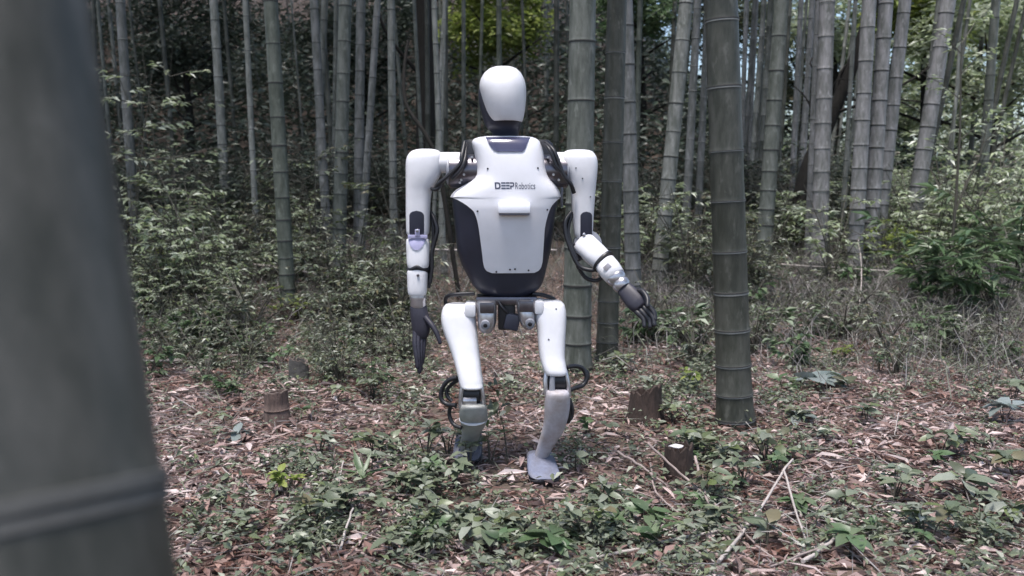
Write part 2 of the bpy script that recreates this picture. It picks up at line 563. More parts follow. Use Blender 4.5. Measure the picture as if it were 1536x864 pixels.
# low ground cover: small clumps of little leaves on short stems
NCp = 3600
P0 = scatter(NCp, (-9, 9), (2.0, 10.0), cover_d, 0.35)
k = 9
P = np.repeat(P0, k, 0)
hgt = np.repeat(rng.uniform(0.02, 0.11, NCp), k)
n = len(P)
P[:, :2] += rng.normal(0, 0.035, (n, 2))
P[:, 2] += hgt * rng.uniform(0.4, 1.0, n)
L = np.repeat(rng.uniform(0.02, 0.045, NCp), k) * rng.uniform(0.7, 1.2, n)
V, Fs = leaf_mesh(P, dirs(n, -25, 30), ups(n, 0.4), L, L * rng.uniform(0.38, 0.6, n), 0.15, 0.2)
tag(link('ground_cover', mesh_np('ground_cover', V, Fs, False, M['cover'])), 'low grey green weeds growing through the leaf litter', 'ground cover', None, 'stuff')


def grass_d(u, v):
    d = 1.0 * blob(u, v, 1330, 440, 330, 70) + 0.8 * blob(u, v, 1040, 390, 130, 75) + 0.45 * blob(u, v, 620, 400, 130, 70) + 0.4 * blob(u, v, 300, 440, 180, 60) + .5 * blob(u, v, 1500, 480, 120, 80)
    d = d + 0.10 * blob(u, v, 900, 780, 300, 70)
    return np.clip(d * (0.5 + 0.8 * vnoise(u, v, 19)), 0.0, 1)


def blades(n, yr, dens, hlo, hhi, w):
    P = scatter(n, (-9, 11), yr, dens)
    D = dirs(n, 35, 88)
    Hh = rng.uniform(hlo, hhi, n)[:, None]
    bend = dirs(n, -10, 20)
    Sd = unit(np.cross(D, rng.normal(0, 1, (n, 3))))
    a = P
    b = P + D * Hh * 0.45
    c = b + (D * 0.45 + bend * 0.35) * Hh * 0.6
    d = c + (bend * 0.9 - np.array([0, 0, 0.35])) * Hh * 0.35
    w = rng.uniform(0.5, 1.2, n)[:, None] * w
    V = np.stack([a + Sd * w, a - Sd * w, b + Sd * w * .9, b - Sd * w * .9, c + Sd * w * .65, c - Sd * w * .65, d + Sd * w * .2, d - Sd * w * .2], 1)
    o = np.arange(n)[:, None] * 8
    Fs = np.concatenate([o + np.array([[0, 1, 3, 2]]), o + np.array([[2, 3, 5, 4]]), o + np.array([[4, 5, 7, 6]])])
    return V.reshape(-1, 3), Fs


V, Fs = blades(34000, (4.8, 12.5), grass_d, 0.12, 0.46, 0.0027)
tag(link('dry_grass', mesh_np('dry_grass', V, Fs, False, M['straw'])), 'tangled dry grass and withered stalks behind the standing bamboo', 'grass', None, 'stuff')


# ------------------------------------------------------------------ words for where a repeat stands
MARKS = [(170, 'beside the huge blurred stem'), (203, 'at the stem nearest the huge blurred one'), (262, 'under the tall white tipped sapling'), (333, 'left of the very thin light bamboo'),
         (378, 'at the very thin light bamboo'), (430, 'beside the black ringed bamboo'), (485, 'at the bending grey bamboo'), (512, 'at the stout green grey bamboo'), (545, 'at the slanting bamboo'), (588, 'near the robot shoulder'),
         (632, 'by the dark broad trunk'), (662, 'by the narrow V of light stems'), (700, 'behind the robot shoulder'), (750, 'behind the robot head'), (800, 'behind the chest of the robot'), (868, 'behind the thickest smooth bamboo'), (915, 'behind the stem past the robot arm'),
         (955, 'at the half hidden grey bamboo'), (995, 'at the leaning yellowish bamboo'), (1040, 'at the bluish bamboo'), (1095, 'behind the nearest right stem'), (1122, 'at the slim trio of stems'), (1152, 'at the leaning olive bamboo'), (1195, 'at the thin grey pair of stems'), (1230, 'at the pale banded stout bamboo'),
         (1265, 'by the dark slanting tree'), (1300, 'at the close set grey trio'), (1340, 'right of the close set grey trio'), (1382, 'at the lone leaning bluish bamboo'), (1432, 'at the forked dark sapling'), (1478, 'near the right edge'), (1520, 'at the right edge')]
SPOTS = [(415, 620, 'the reddish ringed stump'), (449, 560, 'the grey hollow stump'), (968, 610, 'the dark ragged stump'), (1018, 700, 'the front dark stump'), (1100, 640, 'the foot of the nearest right bamboo'), (865, 560, 'the foot of the thickest smooth bamboo'),
         (910, 545, 'the foot of the pale ringed stem'), (815, 715, 'the walking foot of the robot'), (700, 695, 'the rear foot of the robot'), (430, 745, 'the bright yellow green clump'), (540, 740, 'the spiky tuft'), (965, 800, 'the fresh green plant'),
         (1130, 790, 'the straight pale cane'), (1230, 840, 'the short cane ends'), (1225, 590, 'the bluish big leaved plant'), (1450, 755, 'the large flat leaved grey plant'), (1505, 640, 'the bluish plant at the right edge'), (1265, 548, 'the yellow green weed'), (280, 720, 'the straight brown stick'),
         (250, 600, 'the huge blurred stem'), (830, 838, 'the pale green plant at the bottom'), (700, 770, 'the bent pale branch'), (590, 600, 'the white scrap'), (1350, 680, 'the weed with drooping grey leaves'), (400, 840, 'the pale curved twig at the bottom'), (600, 840, 'the thin twigs at the bottom'), (1390, 600, 'the edge of the dry grass'), (1510, 790, 'the lower right corner')]
USED = {}


def fresh(options):
    """the first label not used yet, else the first one shared"""
    for o in options:
        if o not in USED:
            USED[o] = 1
            return o
    return options[-1]


def by_mark(px, what, s, Y, slim):
    m = min(MARKS, key=lambda k: abs(k[0] - px))[1]
    size = slim[0] if s < .85 else slim[1] if s < 1.0 else slim[2]
    row = 'out in front' if Y < 8.2 else 'midway' if Y < 11.5 else 'further back' if Y < 14 else 'farthest back'
    return fresh([f'{what} {m}', f'{size} {what} {m}', f'{what} {row} {m}', f'{size} {what} {row} {m}'])


def by_spot(px, py, what, sizes):
    q = min(SPOTS, key=lambda k: math.hypot(k[0] - px, (k[1] - py) * 1.4))
    dx, dy = px - q[0], (py - q[1]) * 1.4
    side = ('right of' if dx > 0 else 'left of') if abs(dx) > abs(dy) else ('in front of' if dy > 0 else 'behind')
    far = ' close by ' if math.hypot(dx, dy) < 45 else ' some way '
    return fresh([f'{what} {side} {q[2]}', f'{sizes} {what} {side} {q[2]}', f'{sizes} {what}{far}{side} {q[2]}'])


# ------------------------------------------------------------------ bamboo
FAR_RINGS = {}


def node_heights(zmax, scale=1.0, z0=0.04):
    z, out = z0, []
    while z < zmax:
        out.append(z)
        z += scale * min(0.11 + 0.10 * z, 0.46) * random.uniform(0.92, 1.08)
    return out


def bamboo(base, top, rb, rt, style, ring, label, group=None, H=10.0, scale=1.0, detail=True, k=20, name='bamboo_culm', flare=True):
    """a culm from base along base->top; each internode is a closed drum between ridged nodes, each node ring a part"""
    base, top = Vector(base), Vector(top)
    ax = (top - base).normalized()
    e1 = ax.orthogonal().normalized()
    e2 = ax.cross(e1)
    zs = [-0.15] + node_heights(H, scale) + [H]
    root = thing(name, base, label, 'bamboo', group)
    mb = MB()
    bow = random.uniform(-0.004, 0.004)

    def rad(z):
        t = max(z, 0) / H
        r = rb + (rt - rb) * t
        if flare:
            r *= 1 + 0.20 * math.exp(-max(z, 0) / 0.12)
        return r

    def cen(z):
        return ax * z + e1 * bow * z * z * 0.5

    def ring_at(z, r):
        c = cen(z)
        return [c + (e1 * math.cos(a) + e2 * math.sin(a)) * r for a in (2 * math.pi * j / k for j in range(k))]
    for a, b in zip(zs[:-1], zs[1:]):
        h = b - a
        g = min(0.008, h * 0.1)
        rr = [ring_at(a, rad(a) * 1.035), ring_at(a + g, rad(a) * 1.01), ring_at(a + 3 * g, rad(a) * 0.99), ring_at(a + h * 0.5, rad(a + h / 2) * 0.985), ring_at(b - 2 * g, rad(b) * 0.992), ring_at(b, rad(b) * 1.0)]
        mb.loft(rr, cap=True)
    mb.build('culm', BAM[style], root, sharp=60)
    if detail:
        zlim = 0.0
        d = math.hypot(base.x, base.y)
        zlim = CAMH - base.z + d * 0.225 + 0.5
        for z in zs[1:-1]:
            if z > zlim:
                continue
            r = rad(z) * random.uniform(.992, 1.004)
            rm = MB()
            t = 0.0045 + 0.010 * min(r / 0.09, 1) * 0.3 + (0.006 if ring == 'near' else 0)
            t *= random.uniform(.6, 1.25)
            rm.loft([ring_at(z - t, r * 1.003), ring_at(z - t * .9, r * 1.028), ring_at(z - 0.1 * t, r * 1.030), ring_at(z, r * 1.003)], cap=False, mi=0)
            rm.loft([ring_at(z + 0.0004, r * 1.003), ring_at(z + .15 * t, r * 1.050), ring_at(z + t * .9, r * 1.046), ring_at(z + t, r * 1.003)], cap=False, mi=1)
            mats = {'pale': (M['ringpale'], M['ringdark']), 'dark': (M['ringdark'], M['ringdark']), 'soft': (M['ringdark'], M['ringpale']), 'near': (M['ringnear'], M['ringnear'])}[ring]
            o = rm.build('node_ring', mats, root, sharp=60)
    return root


# (top px at y=0, base px, base py, distance or None=where that pixel meets the ground, width px, style, ring, label, scale)
def bam_px(xt, xb, yb, Y, w, style, ring, label, scale=1.0, taper=0.55, H=10.0):
    if Y is None:
        g = ground(xb, yb)
        p = g
        Y = p.y
    else:
        q = at(xb, yb, Y)
        q.z = 0
        # follow the stem's line down to the soil
        p = at(xb, yb, Y)
    t = at(xt, 0, Y)
    ax = (t - p).normalized()
    for _ in range(6):
        dz = p.z - float(gh(p.x, p.y))
        p = p - ax * (dz / ax.z)
    r = w * Y / F / 2
    return bamboo(p, t, r * 1.02, r * taper, style, ring, label, scale=scale, H=H)


# nearest: out-of-focus stem at the left edge of the frame
nb = at(58, 864, 0.60)
nt_ = at(-52, 0, 0.70)
axn = (nt_ - nb).normalized()
nbase = nb - axn * ((nb.z - float(gh(nb.x, nb.y))) / axn.z)
ZS0 = None
_nh = node_heights


def node_heights(zmax, scale=1.0, z0=0.04):        # the near stem: one node falls a little above the frame's foot
    return [0.05, 0.16, 0.30, 0.48, 0.70, 1.048, 1.55, 2.00, 2.5, 3.0, 3.45, 3.9]


bamboo(nbase, nt_, 0.096, 0.074, 'near', 'near', 'huge blurred grey bamboo stem standing close against the camera at the left edge', H=4.3, k=48, flare=False)
node_heights = _nh

S = 'standing bamboo culms'
bam_px(1082, 1103, 640, None, 52, 'dark', 'pale', 'thick dark bamboo with pale rings, nearest stem on the right, rooted among green weeds', 1.18)
bam_px(875, 864, 560, None, 43, 'green', 'dark', 'thick smooth grey green bamboo directly behind the robot and its outstretched arm', 1.38)
bam_px(926, 910, 545, None, 32, 'dark', 'pale', 'dark bamboo with pale rings just past the outstretched arm of the robot', 1.1)
bam_px(407, 434, 482, None, 23, 'darkgreen', 'dark', 'dark based bamboo with thin black rings standing above the two stumps', 0.95)
bam_px(938, 950, 430, 7.8, 24, 'grey', 'dark', 'grey bamboo half hidden behind the dark ringed stem past the robot arm')
bam_px(178, 200, 300, 10.5, 15, 'grey', 'soft', 'slim grey bamboo just right of the huge blurred stem', 1.2)
bam_px(322, 336, 260, 11.0, 14, 'pale', 'dark', 'slim bamboo behind the bush of pale leaves with white speckled tips')
bam_px(368, 381, 280, 10.0, 9, 'pale', 'soft', 'very thin light bamboo just left of the dark based black ringed stem')
bam_px(470, 489, 330, 10.5, 14, 'grey', 'dark', 'bending grey bamboo crossing a thinner one, right of the black ringed stem')
bam_px(488, 474, 330, 11.5, 11, 'far', 'dark', 'thinner bamboo crossed by the bending grey one')
bam_px(518, 508, 390, 9.2, 21, 'green', 'dark', 'stout green grey bamboo in the middle of the left hand cluster')
bam_px(506, 500, 330, 12, 8, 'far', 'dark', 'thin stem tucked against the left flank of the stout green grey bamboo')
bam_px(540, 538, 300, 11.0, 15, 'grey', 'dark', 'straight grey bamboo right beside the stout green grey one')
bam_px(567, 545, 330, 10.0, 11, 'grey', 'dark', 'slanting bamboo crossing before the straight grey one, leaning right')
bam_px(585, 590, 300, 10.5, 12, 'pale', 'dark', 'pale bamboo left of the dark broad trunk above the robot shoulder')
bam_px(621, 634, 260, 11.0, 6, 'green', 'dark', 'thin greenish stem touching the left side of the dark broad trunk')
bam_px(651, 663, 320, 9.5, 9, 'pale', 'dark', 'light stem forming a narrow V right of the dark broad trunk')
bam_px(666, 651, 320, 10.0, 6, 'pale', 'dark', 'thin pale stem crossing the light one right of the dark broad trunk')
bam_px(668, 661, 300, 9.8, 5, 'pale', 'soft', 'thread thin pale stem bordering the bright green foliage')
bam_px(1030, 994, 360, 9.0, 23, 'pale', 'dark', 'yellowish bamboo leaning right, with black rings, left of the nearest right stem')
bam_px(1046, 1028, 350, 10.5, 13, 'grey', 'soft', 'bluish bamboo beside the leaning yellowish one')
bam_px(1062, 1046, 350, 10.8, 11, 'grey', 'soft', 'slim bamboo just peeping from behind the nearest right stem')
bam_px(1172, 1146, 375, 9.0, 24, 'green', 'dark', 'leaning olive bamboo with black rings, first stout one right of the nearest right stem')
bam_px(1120, 1108, 330, 12.0, 8, 'hazegrey', 'soft', 'first thin stem of the slim trio right of the nearest right stem')
bam_px(1134, 1119, 330, 12.5, 7, 'hazegrey', 'soft', 'middle thin stem of the slim trio right of the nearest right stem')
bam_px(1146, 1132, 330, 12.2, 8, 'far', 'soft', 'last thin stem of the slim trio, beside the leaning olive bamboo')
bam_px(1202, 1186, 320, 11.5, 9, 'hazegrey', 'soft', 'thin grey stem left of the pale banded stout bamboo')
bam_px(1219, 1199, 320, 11.0, 10, 'hazegrey', 'soft', 'second thin grey stem left of the pale banded stout bamboo')
bam_px(1228, 1212, 360, 9.8, 10, 'hazegrey', 'soft', 'thin stem pressed against the left of the pale banded stout bamboo')
bam_px(1240, 1229, 365, 9.2, 25, 'hazegrey', 'pale', 'pale banded stout bamboo left of the dark slanting tree')
bam_px(1303, 1284, 350, 9.0, 23, 'hazegrey', 'dark', 'left stem of the close set grey trio near the dark slanting tree')
bam_px(1330, 1306, 345, 9.2, 23, 'hazegrey', 'dark', 'middle stem of the close set grey trio, with black rings')
bam_px(1357, 1320, 335, 9.7, 20, 'hazegrey', 'dark', 'right stem of the close set grey trio, leaning outward')
bam_px(1284, 1262, 360, 10.2, 7, 'pale', 'dark', 'short slanted light cane at the foot of the close set grey trio')
bam_px(1422, 1379, 270, 10.0, 24, 'hazegrey', 'dark', 'bluish grey bamboo leaning right, standing alone before pale foliage')
bam_px(1445, 1396, 230, 10.6, 9, 'dark', 'dark', 'slender dark stem behind the lone leaning bluish bamboo')
bam_px(1494, 1474, 270, 11.0, 14, 'green', 'dark', 'greenish bamboo near the right edge with leafy twigs across it')
bam_px(1525, 1480, 215, 11.5, 8, 'dark', 'dark', 'thin dark stem leaning hard, rightmost in the frame')

# thin culms of the far grove: one mesh each
def far_culm(x, y, r, lean, style, group, label):
    z = float(gh(x, y)) - 0.1
    base = Vector((x, y, z))
    H = 11.0
    mb = MB()
    k = 8
    zs = [0.0]
    while zs[-1] < H:
        zs.append(zs[-1] + random.uniform(0.3, 0.42))
    for a, b in zip(zs[:-1], zs[1:]):
        rings = []
        for q, m in ((a, 1.06), (a + 0.02, 0.98), (b - 0.01, 0.97), (b, 1.03)):
            c = Vector((lean[0] * q, lean[1] * q, q))
            rr = r * (1 - 0.045 * q) * m
            rings.append([c + Vector((math.cos(t), math.sin(t), 0)) * rr for t in (2 * math.pi * j / k for j in range(k))])
        mb.loft(rings)
    o = mb.build('bamboo_culm', BAM[style], None, sharp=60)
    o.location = base
    tag(o, label, 'bamboo', group)


zones = [(-150, 140, 9, '', 'distant bamboo behind the huge blurred stem'), (140, 400, 11, 'thin bamboo stem deep in the dark wood on the left', 'distant bamboo in the dark wood on the left'),
         (400, 690, 14, 'thin bamboo stem in the far grove between the black ringed bamboo and the robot', 'distant bamboo left of the robot'),
         (690, 860, 12, 'thin bamboo stem in the far grove behind the head of the robot', 'distant bamboo behind the robot head'),
         (930, 1080, 8, 'thin bamboo stem in the far grove right of the robot', 'distant bamboo right of the robot'),
         (1100, 1290, 26, 'thin bamboo stem in the far grove behind the stout stems on the right', 'distant bamboo behind the stout right stems'),
         (1290, 1536, 14, 'thin bamboo stem in the bright clearing on the far right', 'distant bamboo in the right clearing')]
for a, b, cnt, lab, grp in zones:
    for i in range(cnt):
        px = a + (b - a) * (i + random.uniform(0.1, 0.9)) / cnt
        Y = random.uniform(11.5, 20)
        u = (px - CX) / F
        rr_ = random.uniform(0.018, 0.05)
        far_culm(u * Y, Y, rr_, (u * 0.16 + random.gauss(0, 0.035), random.gauss(0, 0.02)), random.choice(['far', 'far', 'grey', 'pale', 'dark'] if px > 1090 else ['dark', 'far', 'darkgreen', 'dark', 'green']), grp, by_mark(px, 'thin distant bamboo stem', rr_ * 30, Y, ('hair thin', 'slim', 'fuller')))  # left and centre culms take darker colours for the shade of the wood

# ------------------------------------------------------------------ dark trunks
def trunk_tree(name, pts, radii, label, branches=(), m='bark'):
    root = thing(name, pts[0], label, 'tree')
    pp = spline(pts, 6)
    rr = [radii[0] + (radii[1] - radii[0]) * i / (len(pp) - 1) for i in range(len(pp))]
    mb = MB().tube([Vector(p) - Vector(pts[0]) for p in pp], rr, 12)
    mb.build('trunk', M[m], root, sharp=80)
    for b in branches:
        q = spline(b[0], 5)
        MB().tube([Vector(p) - Vector(pts[0]) for p in q], [b[1] * (1 - 0.75 * i / (len(q) - 1)) for i in range(len(q))], 7).build('branch', M[m], root, sharp=80)
    return root


def tp(px, py, Y):
    return at(px, py, Y)


g0 = ground(640, 470)
yb = 12.0
p0 = tp(640, 330, yb); p0.z = float(gh(p0.x, p0.y)) - 0.1
trunk_tree('broad_tree', [p0, tp(638, 150, yb), tp(634, 0, yb), tp(628, -300, yb)], (0.14, 0.10), 'dark broad trunk above the left shoulder of the robot',
           [([tp(636, 120, yb), tp(575, 40, yb - .3), tp(560, -60, yb - .3)], 0.03)])
p0 = tp(660, 262, 8.6)
q0 = tp(690, 330, 8.6); q0.z = float(gh(q0.x, q0.y)) - 0.05
trunk_tree('dead_branch', [q0, p0, tp(640, 205, 8.6), tp(610, 158, 8.7), tp(606, 110, 8.8), tp(612, 60, 8.9)], (0.024, 0.014), 'bent black dead sapling leaning left behind the robot shoulder')
Yt = 10.4
p0 = tp(1192, 350, Yt); p0.z = float(gh(p0.x, p0.y)) - 0.1
trunk_tree('leaning_tree', [p0, tp(1206, 270, Yt), tp(1246, 178, Yt), tp(1286, 78, Yt), tp(1330, -60, Yt)], (0.095, 0.06), 'dark bare tree slanting to the right between the grey bamboos',
           [([tp(1252, 160, Yt), tp(1262, 108, Yt), tp(1300, 70, Yt)], 0.028), ([tp(1240, 190, Yt), tp(1246, 120, Yt - .2), tp(1215, 95, Yt - .2), tp(1248, 60, Yt)], 0.02),
            ([tp(1250, 170, Yt), tp(1320, 150, Yt - .3), tp(1383, 152, Yt - .4)], 0.022), ([tp(1262, 150, Yt), tp(1340, 150, Yt), tp(1380, 168, Yt)], 0.018),
            ([tp(1225, 225, Yt), tp(1250, 128, Yt - .3), tp(1275, 120, Yt - .3)], 0.016), ([tp(1300, 150, Yt), tp(1370, 118, Yt), tp(1440, 62, Yt)], 0.02),
            ([tp(1232, 205, Yt), tp(1212, 152, Yt), tp(1190, 128, Yt)], 0.016)])

# ------------------------------------------------------------------ shrubs and saplings
def shrub_meshes(seed, h, spread, nst, nleaf, ll, lw, flat=25, hexa=False, lm='leafA'):
    global rng
    keep = rng
    rng = np.random.default_rng(seed)
    rnd = random.Random(seed)
    st = MB()
    P, D = [], []
    for s in range(nst):
        az = rnd.uniform(0, 2 * math.pi)
        out = spread * rnd.uniform(0.3, 1.0)
        hh = h * rnd.uniform(0.55, 1.0)
        pts = [Vector((rnd.uniform(-.04, .04), rnd.uniform(-.04, .04), -0.03)), Vector((math.cos(az) * out * .3, math.sin(az) * out * .3, hh * .5)), Vector((math.cos(az) * out, math.sin(az) * out, hh))]
        pp = spline(pts, 4)
        st.tube(pp, [0.008 * (1 - .8 * i / (len(pp) - 1)) + 0.001 for i in range(len(pp))], 4)
        per = nleaf // nst
        # side twigs carrying leaves in flat sprays
        ntw = max(3, per // 9)
        for t in range(ntw):
            f = rnd.uniform(0.3, 1.0)
            i = min(int(f * (len(pp) - 1)), len(pp) - 2)
            b = pp[i]
            a2 = az + rnd.gauss(0, 1.3)
            tl = h * rnd.uniform(0.15, 0.35)
            e = b + Vector((math.cos(a2) * tl, math.sin(a2) * tl, tl * rnd.uniform(-0.1, 0.35)))
            st.tube([b, (b + e) / 2 + Vector((0, 0, tl * .06)), e], [0.0035, 0.0025, 0.001], 3)
            for q in range(per // ntw):
                ff = rnd.uniform(0.25, 1.05)
                c = b + (e - b) * ff
                side = a2 + rnd.choice((-1, 1)) * rnd.uniform(0.4, 1.3)
                P.append(c)
                D.append((math.cos(side), math.sin(side), math.sin(R(rnd.uniform(-flat, flat)))))
    n = len(P)
    L = rng.uniform(0.65, 1.25, n) * ll
    V, Fs = leaf_mesh(np.array([tuple(p) for p in P]), np.array(D), ups(n, 0.25), L, L * lw * rng.uniform(0.8, 1.2, n), 0.14, 0.18, hexa)
    fm = mesh_np('foliage', V, Fs, False, M[lm])
    sm = bpy.data.meshes.new('stem')
    sm.from_pydata(st.v, [], st.f)
    sm.materials.append(M['stem'])
    rng = keep
    return sm, fm


PROTO = {
    'bush': [shrub_meshes(11 + i, 0.9, 0.5, 9, 520, 0.062, 0.42) for i in range(3)],
    'dark': [shrub_meshes(31 + i, 1.5, 0.8, 10, 800, 0.075, 0.42, lm='leafShade') for i in range(3)],
    'pale': [shrub_meshes(51 + i, 1.1, 0.6, 8, 480, 0.075, 0.40, lm='leafSkyPale') for i in range(3)],
    'green': [shrub_meshes(61 + i, 0.8, 0.6, 8, 260, 0.17, 0.22, lm='leafGreen') for i in range(2)],
    'yellow': [shrub_meshes(71 + i, 0.9, 0.4, 6, 260, 0.10, 0.35, lm='leafYellow') for i in range(2)],
    'low': [shrub_meshes(81 + i, 0.45, 0.35, 9, 240, 0.05, 0.42) for i in range(3)],
    'sapling': [shrub_meshes(91 + i, 1.6, 0.3, 3, 240, 0.085, 0.40, lm='leafA') for i in range(2)],
    'tallsap': [shrub_meshes(111 + i, 2.3, 0.5, 4, 320, 0.09, 0.40, lm='leafSkyPale') for i in range(2)],
    'lowgreen': [shrub_meshes(101 + i, 0.34, 0.28, 6, 110, 0.09, 0.45, lm='leafGreen') for i in range(2)],
}


def shrub(kind, p, s, label, group=None, name='leafy_shrub', cat='shrub'):
    sm, fm = random.choice(PROTO[kind])
    root = thing(name, p, label, cat, group)
    root.rotation_euler = (random.gauss(0, 0.06), random.gauss(0, 0.06), random.uniform(0, 6.28))
    root.scale = (s, s, s * random.uniform(0.9, 1.1))
    for nme, me in (('stem', sm), ('foliage', fm)):
        o = bpy.data.objects.new(nme, me)
        C.objects.link(o)
        o.parent = root
    return root


def shrub_px(kind, px, py, Y, s, label, group=None, **kw):
    """top of the plant roughly at py; stands on the ground at distance Y"""
    p = at(px, py, Y)
    p.z = float(gh(p.x, p.y))
    return shrub(kind, p, s, label, group, **kw)


# bushes one can single out
shrub_px('sapling', 258, 120, 9.0, 1.15, 'tall thin sapling with small white tipped leaves in front of the dark wood at left', name='leafy_sapling', cat='sapling')
shrub_px('pale', 400, 300, 8.6, 0.9, 'pale grey leafed bush against the foot of the very thin light bamboo')
shrub_px('pale', 300, 330, 8.0, 0.75, 'wide pale bush with flat tiers of leaves, right of the huge blurred stem')
shrub_px('yellow', 262, 270, 9.2, 0.8, 'small bush with a bright yellow green top behind the pale tiers')
shrub_px('sapling', 472, 165, 8.8, 1.0, 'leafy sapling with large drooping leaves right of the black ringed bamboo', name='leafy_sapling', cat='sapling')
shrub_px('low', 450, 420, 7.6, 1.1, 'knee high weed brushing the base of the black ringed bamboo')
shrub_px('yellow', 425, 412, 7.4, 0.45, 'little yellow green sprig in front of the black ringed bamboo')
shrub_px('bush', 590, 240, 7.2, 0.95, 'scraggly bush with a few white leaves touching the left shoulder of the robot')
shrub_px('yellow', 1345, 260, 9.0, 0.9, 'yellow green bush right of the close set grey trio')
shrub_px('pale', 1380, 220, 9.6, 1.1, 'haze paled bush around the foot of the lone leaning bluish bamboo')
shrub_px('green', 1390, 330, 8.0, 1.0, 'bush of long green leaves before the lone leaning bluish bamboo')
shrub_px('green', 1500, 330, 7.4, 1.1, 'large fan of long green leaves at the right edge')
shrub_px('green', 1440, 390, 7.6, 0.9, 'clump of long dark green leaves below the forked dark sapling')
shrub_px('green', 1530, 240, 8.4, 1.3, 'tall leafy plant leaning into the frame at the right edge')
shrub_px('tallsap', 190, 90, 8.6, 1.0, 'tall sapling with a flat spray of pale leaves reaching behind the huge blurred stem', name='leafy_sapling', cat='sapling')
shrub_px('tallsap', 235, 10, 10.2, 1.15, 'tallest sapling, its grey leaves touching the top edge at left', name='leafy_sapling', cat='sapling')
shrub_px('sapling', 505, 420, 5.9, .42, 'thin leafy sapling in the open left of the hanging hand of the robot', name='leafy_sapling', cat='sapling')
shrub_px('sapling', 556, 520, 5.0, .3, 'very small thin sapling below the hanging hand of the robot', name='leafy_sapling', cat='sapling')
shrub_px('pale', 245, 400, 7.2, .6, 'pale flat leaved weed low beside the huge blurred stem')
shrub_px('pale', 350, 350, 7.6, .7, 'pale bush with fern like tiers left of the black ringed bamboo base')
shrub_px('pale', 530, 350, 7.6, .65, 'pale bush at the foot of the stout green grey bamboo')
shrub_px('sapling', 610, 200, 8.4, .9, 'spindly sapling right of the pale bamboo, beside the robot shoulder', name='leafy_sapling', cat='sapling')
shrub_px('pale', 1330, 200, 10.5, 1.3, 'tall pale bush filling the gap right of the close set grey trio')
shrub_px('pale', 1450, 200, 9.8, 1.3, 'tall pale bush behind the forked dark sapling')
shrub_px('pale', 1510, 200, 10.5, 1.5, 'tallest pale bush, near the right edge')
shrub_px('pale', 1420, 200, 11.5, 1.6, 'tall haze paled bush deep in the right clearing')
# forked dark sapling on the right
Ys = 8.0
b0 = tp(1424, 380, Ys); b0.z = float(gh(b0.x, b0.y))
root = thing('forked_sapling', b0, 'forked dark sapling with a straight thin stem in front of the pale right clearing', 'sapling')
mb = MB()
mb.tube([Vector((0, 0, -.05)), tp(1434, 300, Ys) - b0, tp(1440, 200, Ys) - b0, tp(1442, 60, Ys) - b0], [0.016, 0.013, 0.010, 0.004], 6)
mb.tube([tp(1434, 315, Ys) - b0, tp(1452, 270, Ys) - b0, tp(1470, 235, Ys) - b0, tp(1480, 190, Ys) - b0], [0.011, 0.010, 0.007, 0.003], 6)
tips = []
for (x, y, dx, dy) in ((1440, 210, 60, -40), (1441, 150, -60, -40), (1442, 110, 50, -40), (1438, 235, -50, -25), (1475, 215, 45, -35), (1441, 80, -45, -40), (1442, 65, 40, -50), (1440, 180, 55, -20)):
    a_, e_ = tp(x, y, Ys) - b0, tp(x + dx, y + dy, Ys - random.uniform(-.3, .3)) - b0
    mb.tube([a_, (a_ + e_) / 2 + Vector((0, 0, .03)), e_], [0.006, 0.004, 0.0015], 4)
    tips.append((a_, e_))
mb.build('stem', M['stem'], root)
P, D = [], []
for a_, e_ in tips:
    for q in range(26):
        f = random.uniform(0.2, 1.1)
        P.append(tuple(a_ + (e_ - a_) * f + Vector((random.gauss(0, .03), random.gauss(0, .05), random.gauss(0, .03)))))
        D.append((random.gauss(0, 1), random.gauss(0, 1), random.gauss(-.1, .35)))
n = len(P)
L = rng.uniform(0.05, 0.10, n)
V, Fs = leaf_mesh(P, D, ups(n, .3), L, L * .42)
link('foliage', mesh_np('foliage', V, Fs, False, M['leafSkyPale']), root)
root.children[0]

# rows of understory bushes
zone = [('bush', 200, 600, 260, 400, 7.0, 10.0, 34, 'grey green leafy bush', 'undergrowth bushes left of the robot'),
        ('low', 210, 620, 380, 480, 6.0, 8.0, 40, 'knee high leafy weed', 'knee high weeds left of the robot'),
        ('fringe', 205, 640, 450, 540, 5.0, 6.6, 42, 'ankle high leafy weed', 'weeds at the fringe of the left undergrowth'),
        ('bush', -140, 190, 260, 400, 6.5, 9.5, 14, 'grey green bush hidden', 'undergrowth bushes behind the huge blurred stem'),
        ('dark', -160, 140, 100, 260, 10.0, 14, 12, 'tall dark bush hidden', 'dark bushes behind the huge blurred stem'),
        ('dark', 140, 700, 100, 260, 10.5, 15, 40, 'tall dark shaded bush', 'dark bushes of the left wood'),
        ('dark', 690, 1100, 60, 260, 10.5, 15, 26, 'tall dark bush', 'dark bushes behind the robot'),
        ('bush', 940, 1300, 280, 380, 8.2, 10.5, 24, 'grey twiggy bush', 'bushes at the feet of the right bamboos'),
        ('dark', 1100, 1300, 180, 300, 11.0, 15, 12, 'tall dark bush', 'dark bushes between the right bamboos'),
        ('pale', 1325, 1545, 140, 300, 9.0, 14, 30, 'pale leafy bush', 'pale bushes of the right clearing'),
        ('low', 950, 1536, 400, 520, 5.6, 8.5, 34, 'low weed', 'weeds in the dry grass')]
MIX = {'bush': ['bush', 'bush', 'pale', 'bush', 'low'], 'low': ['low', 'low', 'lowgreen'], 'fringe': ['low', 'lowgreen', 'low', 'bush']}
